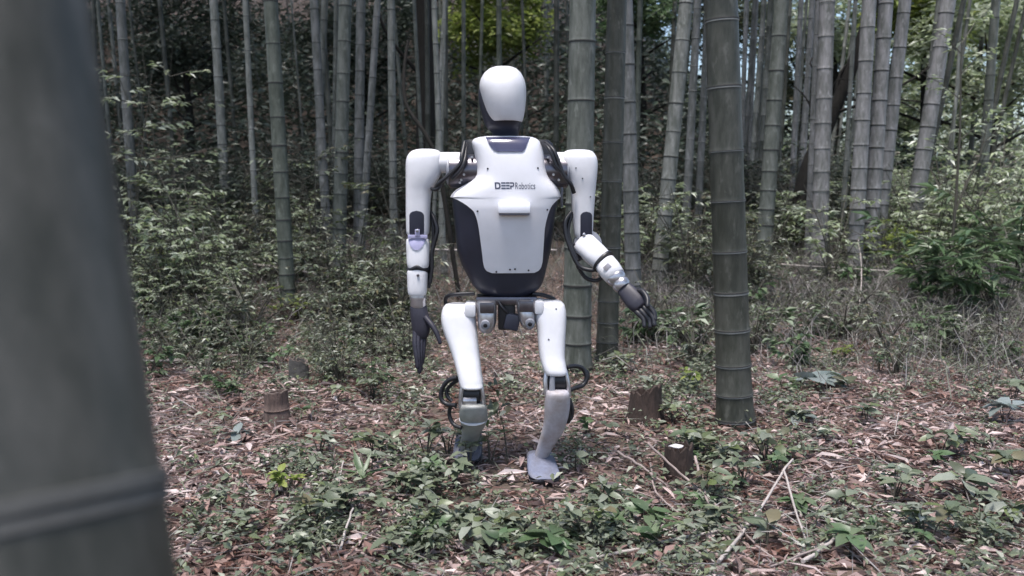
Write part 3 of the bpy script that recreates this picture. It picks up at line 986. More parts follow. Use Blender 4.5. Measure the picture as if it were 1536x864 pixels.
for kind, x0, x1, y0, y1, Y0, Y1, cnt, lab, grp in zone:
    for i in range(cnt):
        px = x0 + (x1 - x0) * (i + random.random()) / cnt
        Y = random.uniform(Y0, Y1)
        if 375 < px < 495 and Y < 9.3:
            Y = random.uniform(9.6, 10.8) if kind != 'low' else 9.4
        sc_ = random.uniform(0.7, 1.15)
        pick = random.choice(MIX.get(kind, [kind]))
        if kind == 'fringe':
            Y = Y0 + (Y1 - Y0) * random.random() ** .6
            if 385 < px < 460:
                px += random.choice((-70, 80))
            sc_ *= .65 if pick != 'bush' else .36
        shrub_px(pick, px, 300, Y, sc_, by_mark(px, lab, sc_, Y, ('small', 'middling', 'big')), grp, name='undergrowth_bush' if kind not in ('low', 'fringe') else 'tall_weed', cat='bush' if kind not in ('low', 'fringe') else 'weed')

# far hillside undergrowth: reads as one mass
def leaf_cloud(n, xr, yr, zlo, zhi, ll, dens=None):
    x = rng.uniform(xr[0], xr[1], n)
    y = rng.uniform(yr[0], yr[1], n)
    # clumps
    c = vnoise(x * 40, y * 40, 37) * vnoise(y * 40 + 11, x * 40, 53)
    h = rng.random(n) ** 1.2 * (zlo + (zhi - zlo) * np.clip(c * 2.2, 0, 1))
    P = np.stack([x, y, gh(x, y) + h], 1)
    if dens is not None:
        P = P[rng.random(n) < dens(P)]
    m = len(P)
    L = rng.uniform(0.6, 1.3, m) * ll
    return leaf_mesh(P, dirs(m, -30, 30), ups(m, .45), L, L * rng.uniform(.35, .55, m))


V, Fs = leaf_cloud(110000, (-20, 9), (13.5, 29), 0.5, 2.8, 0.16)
tag(link('hillside_undergrowth', mesh_np('hillside_undergrowth', V, Fs, False, M['leafShade'])), 'dark leafy undergrowth covering the hillside behind the bamboo', 'undergrowth', None, 'stuff')
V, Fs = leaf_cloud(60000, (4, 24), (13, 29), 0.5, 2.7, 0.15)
tag(link('clearing_undergrowth', mesh_np('clearing_undergrowth', V, Fs, False, M['leafSkyPale'])), 'haze paled green undergrowth in the bright clearing on the right', 'undergrowth', None, 'stuff')


def crown(n, c, r, ll, lm):
    d = unit(rng.normal(0, 1, (n, 3)))
    cl = unit(rng.normal(0, 1, (26, 3))) * rng.uniform(0.45, 0.95, (26, 1))
    P = cl[rng.integers(0, 26, n)] + d * rng.random((n, 1)) ** .6 * 0.38
    P = P * np.array(r)
    L = rng.uniform(.6, 1.3, n) * ll
    V, Fs = leaf_mesh(P, dirs(n, -35, 20), ups(n, .4), L, L * .42)
    return mesh_np('crown', V, Fs, False, M[lm])


def crown_tree(px, py, Y, r, n, lm, label, ll=0.13):
    c = at(px, py, Y)
    base = Vector((c.x, c.y + 0.1, float(gh(c.x, c.y))))
    root = thing('leafy_tree', base, label, 'tree')
    mb = MB()
    h = c.z - base.z
    mb.tube([Vector((0, 0, -.1)), Vector((.1, 0, h * .5)), Vector((0, 0, h))], [0.09, 0.07, 0.03], 8)
    for i in range(9):
        a = 2.4 * i
        z = h * (.45 + .06 * i)
        mb.tube([Vector((.05, 0, z)), Vector((math.cos(a) * r[0] * .5, math.sin(a) * r[1] * .5, z + r[2] * .3)), Vector((math.cos(a) * r[0] * .85, math.sin(a) * r[1] * .85, z + r[2] * .5))], [0.03, 0.02, 0.006], 5)
    mb.build('trunk', M['bark'], root, sharp=80)
    o = link('crown', crown(n, c, r, ll, lm), root)
    o
    o.location = (0, 0, h)
    return root


crown_tree(745, 20, 15.0, (1.1, 1.0, 0.9), 5200, 'leafYellow', 'tree with a sunlit yellow green crown above the head of the robot')
crown_tree(960, 10, 16.0, (0.9, 0.9, 0.7), 3400, 'leafGreen', 'tree with a dull green crown between the thick bamboos at the top')
crown_tree(1390, 15, 14.0, (0.8, 0.8, 0.6), 3000, 'leafYellow', 'tree with a yellow green crown left of the lone leaning bluish bamboo')
crown_tree(1490, 70, 13.0, (1.1, 0.9, 0.9), 4200, 'leafSkyPale', 'tree with pale airy foliage in the top right corner')
crown_tree(1255, 40, 17.0, (1.0, 1.0, 0.8), 3600, 'leafSkyPale', 'tree with pale foliage showing above the dark slanting tree')

crown_tree(1440, 130, 16.0, (1.3, 1.0, 1.2), 5200, 'leafSkyPale', 'tree with haze whitened foliage behind the forked dark sapling')
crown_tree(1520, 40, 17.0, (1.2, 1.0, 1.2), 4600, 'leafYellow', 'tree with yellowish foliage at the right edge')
crown_tree(1360, 110, 18.0, (1.2, 1.0, 1.3), 5000, 'leafSkyPale', 'tree with haze whitened foliage right of the close set grey trio')
crown_tree(1440, 10, 19.0, (1.5, 1.0, 1.0), 5000, 'leafGreen', 'green crowned tree at the top between the right hand stems')
crown_tree(1200, 90, 18.0, (1.2, 1.0, 1.2), 4600, 'leafA', 'tree with grey green foliage behind the thin grey pair of stems')
crown_tree(540, 60, 17.0, (1.3, 1.0, 1.2), 4600, 'leafShade', 'tree with shade darkened foliage behind the slanting bamboo')
crown_tree(270, 60, 16.0, (1.4, 1.0, 1.3), 4600, 'leafShade', 'tree with shade darkened foliage above the tall white tipped sapling')
crown_tree(1085, 20, 19.0, (1.3, 1.0, 1.0), 4200, 'leafA', 'tree with grey green foliage at the top behind the nearest right stem')
crown_tree(1150, -10, 20.0, (1.3, 1.0, 1.0), 3600, 'leafSkyPale', 'pale crowned tree at the top behind the slim trio of stems')
# canopy overhead (out of the frame): the grove's roof, its leaf density shaped to steer the light
def canopy(n, keep):
    x = rng.uniform(-22, 20, n)
    y = rng.uniform(-6, 34, n)
    P = np.stack([x, y, rng.uniform(7.5, 12, n) + np.maximum(0, y - 14) * .35], 1)
    P = P[rng.random(n) < keep(P)]
    m = len(P)
    L = rng.uniform(.3, .5, m)
    return leaf_mesh(P, dirs(m, -30, 15), ups(m, .4), L, L * .3)


def keep(P):
    x, y = P[:, 0], P[:, 1]
    k = 0.95 * np.ones(len(P))
    k = np.where((y > -1.5) & (y < 8.5) & (np.abs(x) < 4.5), 0.10, k)          # opened to light the robot's patch from above
    k = np.where((x < 0) & (x > -7) & (y > 5.5) & (y < 9.0), 0.45, k)           # thinned to let light onto the left undergrowth
    k = np.where((x > 2.4 + .09 * y) & (y > 5), 0.02, k)                         # the clearing on the right
    k = np.where((np.hypot(x + 0.2, y - 13.6) < 2.9), 0.02, k)                   # a gap over the sunlit crown
    return k


V, Fs = canopy(90000, keep)
tag(link('unseen_canopy', mesh_np('unseen_canopy', V, Fs, False, M['leafGreen'])), 'unseen leafy bamboo canopy, thinned and thickened to shape the light', 'canopy', None, 'stuff')

# ------------------------------------------------------------------ stumps
def stump(px, py, w, h, label, m='stump', flare=1.25, ragged=0.02, top='stumptop', node=False):
    g = ground(px, py)
    s = g.y / F
    r, hh = w * s / 2, h * s
    root = thing('bamboo_stump', g, label, 'stump')
    k = 30
    rnd = random.Random(px)
    wob = [1 + .05 * math.sin(3 * 2 * math.pi * i / k + px) + rnd.uniform(-.035, .035) for i in range(k)]
    sl = rnd.uniform(.5, 1.3)
    jag = [ragged * (sl * math.cos(2 * math.pi * i / k + px) - (rnd.random() ** 3) * 1.6 + .3) for i in range(k)]

    def ring(z, f, j=0):
        return [Vector((math.cos(2 * math.pi * i / k) * r * f * wob[i], math.sin(2 * math.pi * i / k) * r * f * wob[i], z + jag[i] * j)) for i in range(k)]
    rings = [ring(-.05, flare * 1.05), ring(0, flare), ring(hh * .18, 1 + (flare - 1) * .55), ring(hh * .4, 1.0 + (flare - 1) * .25)]
    if node:
        rings += [ring(hh * .46, 1.0), ring(hh * .5, 1.1), ring(hh * .54, 0.99)]
    rings += [ring(hh * .72, 0.99), ring(hh, 0.97, 1), ring(hh, 0.78, 1), ring(hh * .7, 0.74), ]
    MB().loft(rings).build('stump_wall', M[m], root, sharp=50)
    MB().loft([ring(hh * .62, .76), ring(hh * .72, .70)]).build('hollow', M['darkstick'], root)
    rm = MB()
    rm.loft([ring(hh + .001, 0.955, 1), ring(hh + .004, .94, 1), ring(hh + .004, .80, 1), ring(hh + .001, .79, 1)], cap=False)
    rm.build('cut_rim', M[top], root)
    return root


stump(415, 638, 37, 52, 'upright reddish bamboo stump with a ring round its middle, among litter at left', 'stumpred', 1.25, .006, node=True)
stump(449, 573, 30, 34, 'grey hollow stump behind the reddish ringed stump', 'stone', 1.1, .012)
stump(434, 482, 34, 26, 'small dark stump against the foot of the black ringed bamboo', 'stump', 1.1, .012)
stump(968, 634, 48, 52, 'dark ragged stump with a sloping broken top between the thick bamboos', 'stump', 1.28, .022, 'stump')
stump(1018, 722, 44, 54, 'dark stump topped by a white leaf in the front right weeds', 'stump', 1.15, .018, 'stump')

# white scraps lying on things
def scrap(px, py, w, label, z=0.0, cat='leaf', name='pale_leaf'):
    g = ground(px, py) if z == 0 else at(px, py, z)
    s = g.y / F * w
    rnd = random.Random(px)
    mb = MB()
    a, b = [], []
    k = 10
    for i in range(k):
        t = 2 * math.pi * i / k
        q = Vector((math.cos(t) * s * .5 * rnd.uniform(.8, 1.1), math.sin(t) * s * .35 * rnd.uniform(.8, 1.1), .012 + .01 * rnd.random()))
        a.append(q); b.append(q - Vector((0, 0, .003)))
    v = a + b + [Vector((0, 0, .028))]
    f = [(i, (i + 1) % k, 2 * k) for i in range(k)] + [((i + 1) % k, i, k + i, k + (i + 1) % k) for i in range(k)] + [tuple(range(2 * k - 1, k - 1, -1))]
    mb.add(v, f)
    o = mb.build(name, M['paper'])
    o.location = g
    tag(o, label, cat)
    return o


scrap(590, 600, 32, 'crumpled white scrap lying on the litter between the stump and the robot', name='white_scrap', cat='scrap')
g = ground(1018, 718)
scrap(1013, 675, 24, 'pale dry leaf lying on top of the front dark stump', z=g.y - .02)

# ------------------------------------------------------------------ sticks and canes on the ground
def stick(pts, r, label, m='stick', name='fallen_stick', cat='stick', lift=0.01, group=None):
    w = []
    for p in pts:
        if len(p) == 2:
            q = ground(*p)
        else:
            q = ground(p[0], p[1]) + Vector((0, 0, p[2]))
        q.z += lift + r * .6
        w.append(q)
    pp = spline(w, 6) if len(w) > 2 else [w[0].lerp(w[1], i / 8) for i in range(9)]
    rnd = random.Random(str(label) + str(pts))
    pp = [p + Vector((rnd.gauss(0, r * .3), rnd.gauss(0, r * .3), rnd.gauss(0, r * .3))) for p in pp]
    rr = [r * (1 - .35 * i / len(pp)) * rnd.uniform(.9, 1.12) for i in range(len(pp))]
    mb = MB().tube(pp, rr, 7)
    o = mb.build(name, M[m], None, sharp=80)
    return tag(o, label, cat, group)


stick([(1078, 870), (1130, 800), (1187, 726, .05)], 0.0065, 'straight pale cane rising to the right in the front right tangle', 'palestick', lift=.05)
stick([(840, 862), (980, 832), (1110, 802), (1250, 768)], 0.0065, 'long pale cane lying nearly level under the front right tangle', 'palestick', lift=.03)
stick([(972, 700, .06), (1020, 745, .05), (1085, 785), (1130, 835)], 0.0055, 'pale stick sloping down from the front dark stump', 'stick', lift=.04)
stick([(1175, 750, .08), (1190, 790, .04), (1212, 838)], 0.005, 'short thin pale twig right of the straight pale cane', 'palestick', lift=.03)
stick([(1196, 850), (1258, 822)], 0.0075, 'short thick pale cane end at the bottom, right of the tangle', 'palestick', lift=.03)
stick([(1205, 868), (1256, 830)], 0.007, 'second short pale cane end lying just below the first', 'palestick', lift=.05)
stick([(926, 706, .05), (960, 722, .03), (1000, 742), (1060, 770)], 0.006, 'crooked stick at the left end of the front right tangle', 'stick', lift=.03)
stick([(1042, 730, .09), (1052, 762, .06), (1078, 806), (1120, 850)], 0.006, 'thin bent stick standing up in the middle of the tangle', 'stick', lift=.03)
stick([(1085, 788), (1240, 785)], 0.004, 'thin level twig behind the front right tangle', 'stick')
stick([(1050, 838), (1110, 866)], 0.006, 'short broken stick at the bottom of the tangle', 'stick', lift=.03)
stick([(975, 710, .02), (985, 760, .03), (1040, 800)], 0.005, 'curved dry vine left of the front dark stump', 'stick', lift=.02)
stick([(668, 787), (720, 775), (770, 762), (850, 758)], 0.008, 'pale bent branch lying in the weeds below the front foot', 'stick', lift=.02)
stick([(560, 772), (650, 790), (700, 830)], 0.005, 'thin twig in the middle foreground weeds', 'stick', lift=.03)
stick([(440, 800), (475, 835), (495, 868)], 0.006, 'pale curved twig at the bottom left of the weeds', 'stick', lift=.02)
stick([(530, 830), (600, 868)], 0.005, 'thin straight twig at the bottom beside the weeds', 'stick', lift=.01)
stick([(510, 840, .02), (530, 798, .07)], 0.005, 'short pale shoot sticking up from the weeds', 'palestick')
stick([(397, 663), (470, 655), (535, 660)], 0.007, 'pale stick lying in front of the reddish ringed stump', 'stick', lift=.02)
stick([(382, 692), (445, 700)], 0.006, 'dark stick on the litter below the reddish ringed stump', 'darkstick')
stick([(250, 735), (300, 706), (327, 694)], 0.008, 'straight brown stick slanting over the left litter', 'stick', lift=.01)
stick([(240, 706), (262, 708), (286, 698)], 0.012, 'crooked dark branch beside the huge blurred stem', 'darkstick')
stick([(300, 710), (345, 735)], 0.004, 'thin twig crossing the straight brown stick', 'stick')
stick([(545, 538, .03), (556, 686, .12), ], 0.002, 'hair thin dry stalk left of the walking foot', 'stick') if False else None
stick([(510, 690), (560, 684)], 0.006, 'short pale stick on the litter left of the rear foot', 'palestick')
stick([(536, 690, .01), (545, 728, .0)], 0.008, 'stubby green brown cane poking from the centre weeds', 'darkstick', lift=.08)
stick([(640, 716), (760, 722)], 0.006, 'slim pale stick lying across the front of the robot feet', 'stick', lift=.015)
stick([(692, 705), (665, 695), (650, 690)], 0.010, 'dark root beside the rear foot', 'darkstick')
stick([(905, 650), (945, 660)], 0.006, 'short stick behind the front right tangle', 'stick')
stick([(215, 552), (330, 553), (430, 556)], 0.005, 'long straight pale cane lying level across the left litter', 'palestick', lift=.05)
stick([(218, 558), (340, 549), (425, 549)], 0.0035, 'thinner cane lying just behind the long level one', 'palestick', lift=.07)
stick([(360, 475), (432, 468)], 0.010, 'pale stick beside the foot of the black ringed bamboo', 'stick', lift=.05)
stick([(350, 424), (420, 432), (520, 452), (600, 470)], 0.014, 'grey fallen pole half buried in the left undergrowth', 'palestick', lift=.20)
stick([(640, 418), (760, 420), (836, 420)], 0.013, 'pale fallen cane lying level behind the waist of the robot', 'palestick', lift=.30)
stick([(1160, 434), (1320, 446), (1482, 462)], 0.0065, 'long pale cane stretched through the dry grass on the right', 'palestick', lift=.25)
stick([(1284, 430, .45), (1290, 460, .3), (1284, 520)], 0.006, 'upright bent dry stalk crossing the long cane in the grass', 'palestick', lift=.02)
stick([(1030, 404, .3), (1062, 418, .3)], 0.012, 'short pale cane leaning against the nearest right stem', 'palestick', lift=.1)
# odd sticks lying about
for i in range(70):
    px, py = random.choice([(random.uniform(930, 1240), random.uniform(740, 860)), (random.uniform(900, 1280), random.uniform(720, 860)), (random.uniform(230, 420), random.uniform(620, 850)), (random.uniform(1120, 1530), random.uniform(590, 850)), (random.uniform(380, 1000), random.uniform(700, 860)), (random.uniform(930, 1240), random.uniform(740, 860))])
    a = random.uniform(0, math.pi)
    l = random.uniform(25, 110)
    stick([(px, py), (px + math.cos(a) * l, py + math.sin(a) * l * .5)], random.uniform(.002, .0042), by_spot(px, py, 'thin dry twig', 'loose'), random.choice(['stick', 'stick', 'darkstick', 'palestick']), lift=random.uniform(.012, .06), name='loose_twig', cat='twig', group='loose twigs on the litter')

# ------------------------------------------------------------------ broad-leaved plants: each leaf a part
def leaf_one(L, W, lm, name='leaf'):
    V, Fs = leaf_mesh(np.zeros((1, 3)), np.array([[1.0, 0, 0]]), np.array([[0, 0, 1.0]]), np.array([L]), np.array([W]), 0.12, 0.18, True)
    return mesh_np(name, V, Fs, True, M[lm])


LEAVES = {lm: [leaf_one(1.0, w, lm) for w in (0.42, 0.52, 0.6)] for lm in ('leafA', 'leafGreen', 'leafYellow', 'leafBlue', 'cover')}
LEAVES['long'] = [leaf_one(1.0, .16, 'leafGreen'), leaf_one(1.0, .2, 'leafGreen')]


def plant(px, py, h, nl, ll, lm, label, group=None, spread=1.0, name='broad_leaved_weed', el=(-10, 35)):
    g = ground(px, py)
    root = thing(name, g, label, 'plant', group)
    st = MB()
    ns = max(1, nl // 4)
    k = 0
    for s in range(ns):
        az = random.uniform(0, 6.28)
        o = Vector((math.cos(az), math.sin(az), 0)) * h * .35 * spread * (0.2 + .8 * random.random())
        hh = h * random.uniform(.6, 1)
        top = o + Vector((0, 0, hh))
        pp = [Vector((0, 0, -.01)), o * .5 + Vector((0, 0, hh * .6)), top]
        st.tube(pp, [.0035, .003, .0015], 5)
        for q in range(nl // ns):
            f = 1 - .5 * (q / max(1, nl // ns)) * random.random()
            b = pp[1].lerp(top, f)
            a2 = az + q * 2.4 + random.gauss(0, .4)
            me = random.choice(LEAVES[lm])
            lf = bpy.data.objects.new('leaf', me)
            C.objects.link(lf)
            lf.parent = root
            lf.location = b
            lf.rotation_euler = (random.gauss(0, .3), -R(random.uniform(*el)), a2)
            sz = ll * random.uniform(.7, 1.2)
            lf.scale = (sz, sz, sz)
    o = st.build('stem', M['stem'], root)
    o
    return root


plant(430, 745, .10, 26, .055, 'leafYellow', 'bright yellow green clump of small leaves at the left front')
plant(540, 742, .09, 9, .15, 'long', 'spiky tuft of narrow green blades left of centre front', el=(20, 60), name='blade_tuft')
plant(965, 800, .09, 14, .085, 'leafGreen', 'fresh green plant with broad leaves at the bottom, left of the tangle')
plant(985, 832, .07, 8, .09, 'leafGreen', 'upright green leaves at the very bottom, below the fresh green plant', el=(10, 60))
plant(1200, 775, .09, 12, .075, 'leafGreen', 'green plant with rounded leaves right of the straight pale cane')
plant(1150, 828, .10, 8, .085, 'leafA', 'dull dark broad leaved plant at the bottom right of the tangle')
plant(1275, 838, .09, 9, .09, 'leafGreen', 'green broad leaved plant at the bottom beside the cane ends')
plant(1165, 720, .10, 16, .06, 'leafGreen', 'leafy green weed behind the tip of the straight pale cane')
plant(1040, 690, .14, 18, .075, 'leafA', 'grey green weed beside the front dark stump')
plant(1090, 700, .12, 20, .07, 'leafA', 'grey green weed between the front dark stump and the nearest right bamboo')
plant(1225, 588, .10, 8, .16, 'leafBlue', 'bluish plant with big flat leaves on the right litter')
plant(1195, 636, .06, 7, .13, 'leafBlue', 'bluish flat leaves spread beside the nearest right bamboo')
plant(1275, 590, .08, 8, .12, 'leafA', 'dull plant with big flat leaves right of the bluish one')
plant(1265, 548, .14, 20, .07, 'leafYellow', 'yellow green weed at the edge of the dry grass')
plant(1450, 752, .10, 10, .13, 'leafA', 'grey plant with large flat leaves in the right foreground')
plant(1505, 640, .14, 14, .11, 'leafBlue', 'bluish broad leaved plant at the right edge')
plant(1520, 610, .14, 12, .10, 'leafA', 'grey broad leaved plant behind the bluish one at the right edge')
plant(1520, 720, .12, 12, .09, 'leafA', 'grey weed at the right edge of the foreground')
plant(1515, 790, .10, 10, .09, 'leafA', 'dark weed in the lower right corner')
plant(1300, 640, .12, 10, .08, 'leafA', 'weed with drooping grey leaves on the right litter')
plant(1540, 545, .14, 14, .09, 'leafYellow', 'yellowish weed at the right edge below the dry grass')
plant(820, 745, .10, 14, .09, 'leafGreen', 'low green leaves in front of the walking foot') if False else None
plant(830, 838, .09, 12, .11, 'leafGreen', 'pale green plant at the bottom, right of centre')
plant(760, 800, .08, 10, .10, 'leafA', 'grey leaved weed at the bottom centre')
plant(880, 655, .10, 12, .06, 'leafGreen', 'small green weed just right of the walking foot')
plant(700, 700, .16, 16, .06, 'leafA', 'weed growing up against the rear foot of the robot')
plant(705, 716, .15, 18, .055, 'cover', 'leafy weed right before the rear foot of the robot')
plant(735, 705, .17, 16, .06, 'leafA', 'leafy weed between the rear foot and the dark sapling')
plant(672, 690, .18, 16, .055, 'leafA', 'taller weed on the outer side of the rear foot')
plant(480, 690, .12, 20, .06, 'cover', 'grey green weed right of the pale stick on the left')
plant(600, 750, .12, 30, .06, 'cover', 'spreading grey weed left of centre in the foreground')
plant(520, 780, .12, 26, .06, 'cover', 'spreading grey weed below the spiky tuft')
plant(680, 735, .12, 26, .06, 'cover', 'spreading grey weed below the rear foot')
plant(450, 640, .07, 8, .09, 'leafBlue', 'pale bluish flat leaves right of the reddish ringed stump') if False else None
plant(355, 665, .06, 8, .10, 'leafBlue', 'pale bluish flat leaves left of the reddish ringed stump')
for i, (px, py, k_) in enumerate(((640, 800, 'cover'), (720, 830, 'leafA'), (900, 770, 'cover'), (880, 820, 'leafA'), (1060, 760, 'leafA'), (1110, 740, 'cover'), (1390, 820, 'leafA'), (1340, 760, 'cover'), (1410, 690, 'cover'), (560, 690, 'leafA'), (640, 690, 'cover'), (470, 800, 'leafA'),
                                  (420, 560, 'leafGreen'), (520, 560, 'leafA'), (560, 600, 'cover'), (500, 610, 'leafA'), (400, 520, 'leafGreen'), (590, 540, 'leafA'), (1040, 590, 'leafYellow'), (1010, 640, 'cover'), (930, 560, 'leafA'), (1150, 700, 'leafA'), (1320, 560, 'leafGreen'), (1400, 540, 'leafA'))):
    plant(px, py, random.uniform(.10, .17), random.choice([16, 20, 24]), random.uniform(.055, .085), k_, by_spot(px, py, 'bushy leafy weed', 'broad'), 'bushy weeds on the forest floor', spread=1.5, name='bushy_weed')
# small dark sapling before the robot
g = ground(762, 700)
root = thing('dark_sapling', g, 'thin dark sapling with a leafy top standing between the legs of the robot', 'sapling')
Yp = g.y
q = lambda x, y, d=0: at(x, y, Yp + d) - g
MB().tube([Vector((0, 0, -.02)), q(759, 668), q(755, 640), q(748, 612), q(740, 590)], [.004, .0035, .003, .002, .001], 6).build('stem', M['stem'], root)
for i in range(26):
    lf = bpy.data.objects.new('leaf', random.choice(LEAVES['leafA']))
    C.objects.link(lf)
    lf.parent = root
    lf.location = q(random.gauss(739, 10), random.gauss(608, 16), random.gauss(0, .03))
    lf.rotation_euler = (random.gauss(0, .5), random.gauss(0, .5), random.uniform(0, 6.28))
    s_ = random.uniform(.03, .055)
    lf.scale = (s_, s_, s_)
# repeated small weeds in the cover
for i in range(110):
    while True:
        px, py = random.uniform(300, 1530), random.uniform(560, 850)
        if random.random() < float(cover_d(np.array(px), np.array(py))) * 1.3:
            break
    plant(px, py, random.uniform(.05, .11), random.choice([5, 8]), random.uniform(.045, .075), random.choice(['cover', 'cover', 'leafA', 'leafGreen']), by_spot(px, py, 'small leafy weed', 'low'), 'small weeds in the ground cover', name='small_weed')

# ------------------------------------------------------------------ the robot
YR = 3.72
S = YR / F                        # metres per pixel at the robot
rob = thing('humanoid_robot', (at(760, 700, YR).x, YR, 0.0), 'white and dark slate humanoid robot striding forward over the leaf litter', 'robot')
RL = Vector(rob.location)


def part(mb, name, m, parent=None, sharp=42):
    o = mb.build(name, m, None, True, sharp)
    p = parent or rob
    o.parent = p
    # every mesh is modelled in world space: put its origin at the robot's base
    if p is rob:
        o.data.transform(Matrix.Translation(-RL))
    else:
        o.data.transform(Matrix.Translation(-RL))
    return o


def rp(px, py, dy=0.0):
    return at(px, py, YR + dy)


class Rows:
    """a form given by its outline from the front: rows of (py, left px, right px, dy of its axis, half depth in m)"""

    def __init__(s, rows, n=2.6, seg=32):
        s.rows, s.n, s.seg = rows, n, seg

    def row(s, py):
        R_ = s.rows
        py = min(max(py, R_[0][0]), R_[-1][0])
        for a, b in zip(R_[:-1], R_[1:]):
            if py <= b[0]:
                t = (py - a[0]) / max(b[0] - a[0], 1e-6)
                return [a[i] + (b[i] - a[i]) * t for i in range(5)]
        return list(R_[-1])

    def pt(s, py, th, off=0.0):
        _, l, r, dy, hd = s.row(py)
        sc = (YR + dy) / F
        c = at((l + r) / 2, py, YR + dy)
        hw = (r - l) / 2 * sc
        cs, sn = math.cos(th), math.sin(th)
        e = 2.0 / s.n
        x = math.copysign(abs(cs) ** e, cs) * (hw + off)
        y = -math.copysign(abs(sn) ** e, sn) * (hd + off)
        return c + Vector((x, y, 0))

    def front(s, px, py, off=0.0):
        """surface point seen at px, py"""
        _, l, r, dy, hd = s.row(py)
        u = max(-1, min(1, (px - (l + r) / 2) / ((r - l) / 2)))
        cs = math.copysign(abs(u) ** (s.n / 2), u)
        return s.pt(py, math.acos(max(-1, min(1, cs))), off)

    def mesh(s, mb=None, sub=1, round_top=0, mi=0):
        mb = mb or MB()
        rings = []
        pys = []
        for a, b in zip(s.rows[:-1], s.rows[1:]):
            for i in range(sub):
                pys.append(a[0] + (b[0] - a[0]) * i / sub)
        pys.append(s.rows[-1][0])
        for py in pys:
            rings.append([s.pt(py, 2 * math.pi * j / s.seg) for j in range(s.seg)])
        return mb.loft(rings, True, mi)

    def patch(s, bounds, off, thick, nx=14, mb=None, wrap=False):
        """a plate lying on the front: bounds rows of (py, left px, right px)"""
        mb = mb or MB()
        A, B = [], []
        for py, l, r in bounds:
            _, L_, R_, _, _ = s.row(py)
            def th(px):
                u = max(-1, min(1, (px - (L_ + R_) / 2) / ((R_ - L_) / 2)))
                return math.acos(math.copysign(abs(u) ** (s.n / 2), u))
            t0, t1 = th(l), th(r)
            if wrap and l <= L_:
                t0 += wrap
            if wrap and r >= R_:
                t1 -= wrap
            for i in range(nx + 1):
                t = t0 + (t1 - t0) * i / nx
                A.append(s.pt(py, t, off + thick))
                B.append(s.pt(py, t, off - 0.004))
        nr, w = len(bounds), nx + 1
        f = []
        n0 = len(A)
        for i in range(nr - 1):
            for j in range(nx):
                a = i * w + j
                f.append((a, a + w, a + w + 1, a + 1))
        edge = [j for j in range(w)] + [i * w + nx for i in range(1, nr)] + [(nr - 1) * w + j for j in range(nx - 1, -1, -1)] + [i * w for i in range(nr - 2, 0, -1)]
        for i in range(len(edge)):
            a, b = edge[i], edge[(i + 1) % len(edge)]
            f.append((a, b, n0 + b, n0 + a))
        return mb.add(A + B, f)


def smooth_rows(rows, n=5):
    """resample bounds (tuples of equal length) with Catmull-Rom for clean curves"""
    out = []
    R_ = [np.array(r, float) for r in rows]
    R_ = [2 * R_[0] - R_[1]] + R_ + [2 * R_[-1] - R_[-2]]
    for i in range(1, len(R_) - 2):
        for j in range(n):
            t = j / n
            a, b, c, d = R_[i - 1:i + 3]
            v = 0.5 * ((2 * b) + (c - a) * t + (2 * a - 5 * b + 4 * c - d) * t * t + (3 * b - a - 3 * c + d) * t ** 3)
            v[0] = b[0] + (c[0] - b[0]) * t
            out.append(tuple(v))
    out.append(tuple(rows[-1]))
    return out


def cable(pts, r, name='cable', m='black', parent=None):
    w = [rp(*p) for p in pts]
    pp = spline(w, 7)
    mb = MB()
    # corrugated hose
    rr = [r * (1.08 if i % 2 else 0.95) for i in range(len(pp))]
    mb.tube(pp, rr, 10)
    return part(mb, name, M[m], parent, 80)


def drum(c, axis_, r, h, mb=None, k=28, bev=0.12, mi=0):
    mb = mb or MB()
    ax = Vector(axis_).normalized()
    e1 = ax.orthogonal().normalized()
    e2 = ax.cross(e1)
    c = Vector(c)
    rings = []
    for t, f in ((-.5, 1 - bev), (-.5 + bev * .5, 1), (.5 - bev * .5, 1), (.5, 1 - bev)):
        rings.append([c + ax * (t * h) + (e1 * math.cos(a) + e2 * math.sin(a)) * r * f for a in (2 * math.pi * j / k for j in range(k))])
    return mb.loft(rings, True, mi)


def limb(p0, p1, prof, flat=1.0, n=2.4, seg=24, mb=None, side=None):
    """prof: (t, radius m); flat scales the second axis"""
    mb = mb or MB()
    p0, p1 = Vector(p0), Vector(p1)
    ax = (p1 - p0).normalized()
    e1 = Vector(side) if side is not None else Vector((1, 0, 0))
    e1 = (e1 - ax * e1.dot(ax)).normalized()
    e2 = ax.cross(e1)
    rings = []
    e = 2 / n
    for t, r in prof:
        c = p0.lerp(p1, t)
        rg = []
        for j in range(seg):
            a = 2 * math.pi * j / seg
            cs, sn = math.cos(a), math.sin(a)
            rg.append(c + e1 * (math.copysign(abs(cs) ** e, cs) * r) + e2 * (math.copysign(abs(sn) ** e, sn) * r * flat))
        rings.append(rg)
    return mb.loft(rings)


# --- head
HD = -0.015
core = Rows(smooth_rows([(104, 742, 766, HD + .02, .03), (110, 733, 776, HD + .02, .07), (122, 725, 783, HD + .02, .095), (136, 718.5, 786, HD + .02, .105), (158, 719.5, 785, HD + .02, .10), (176, 724, 783, HD + .015, .088), (190, 729, 781, HD + .01, .075), (200, 738, 778, HD + .015, .058), (214, 740, 777, HD + .02, .052)], 3), 2.3)
head = part(core.mesh(), 'head', M['slate'], sharp=70)
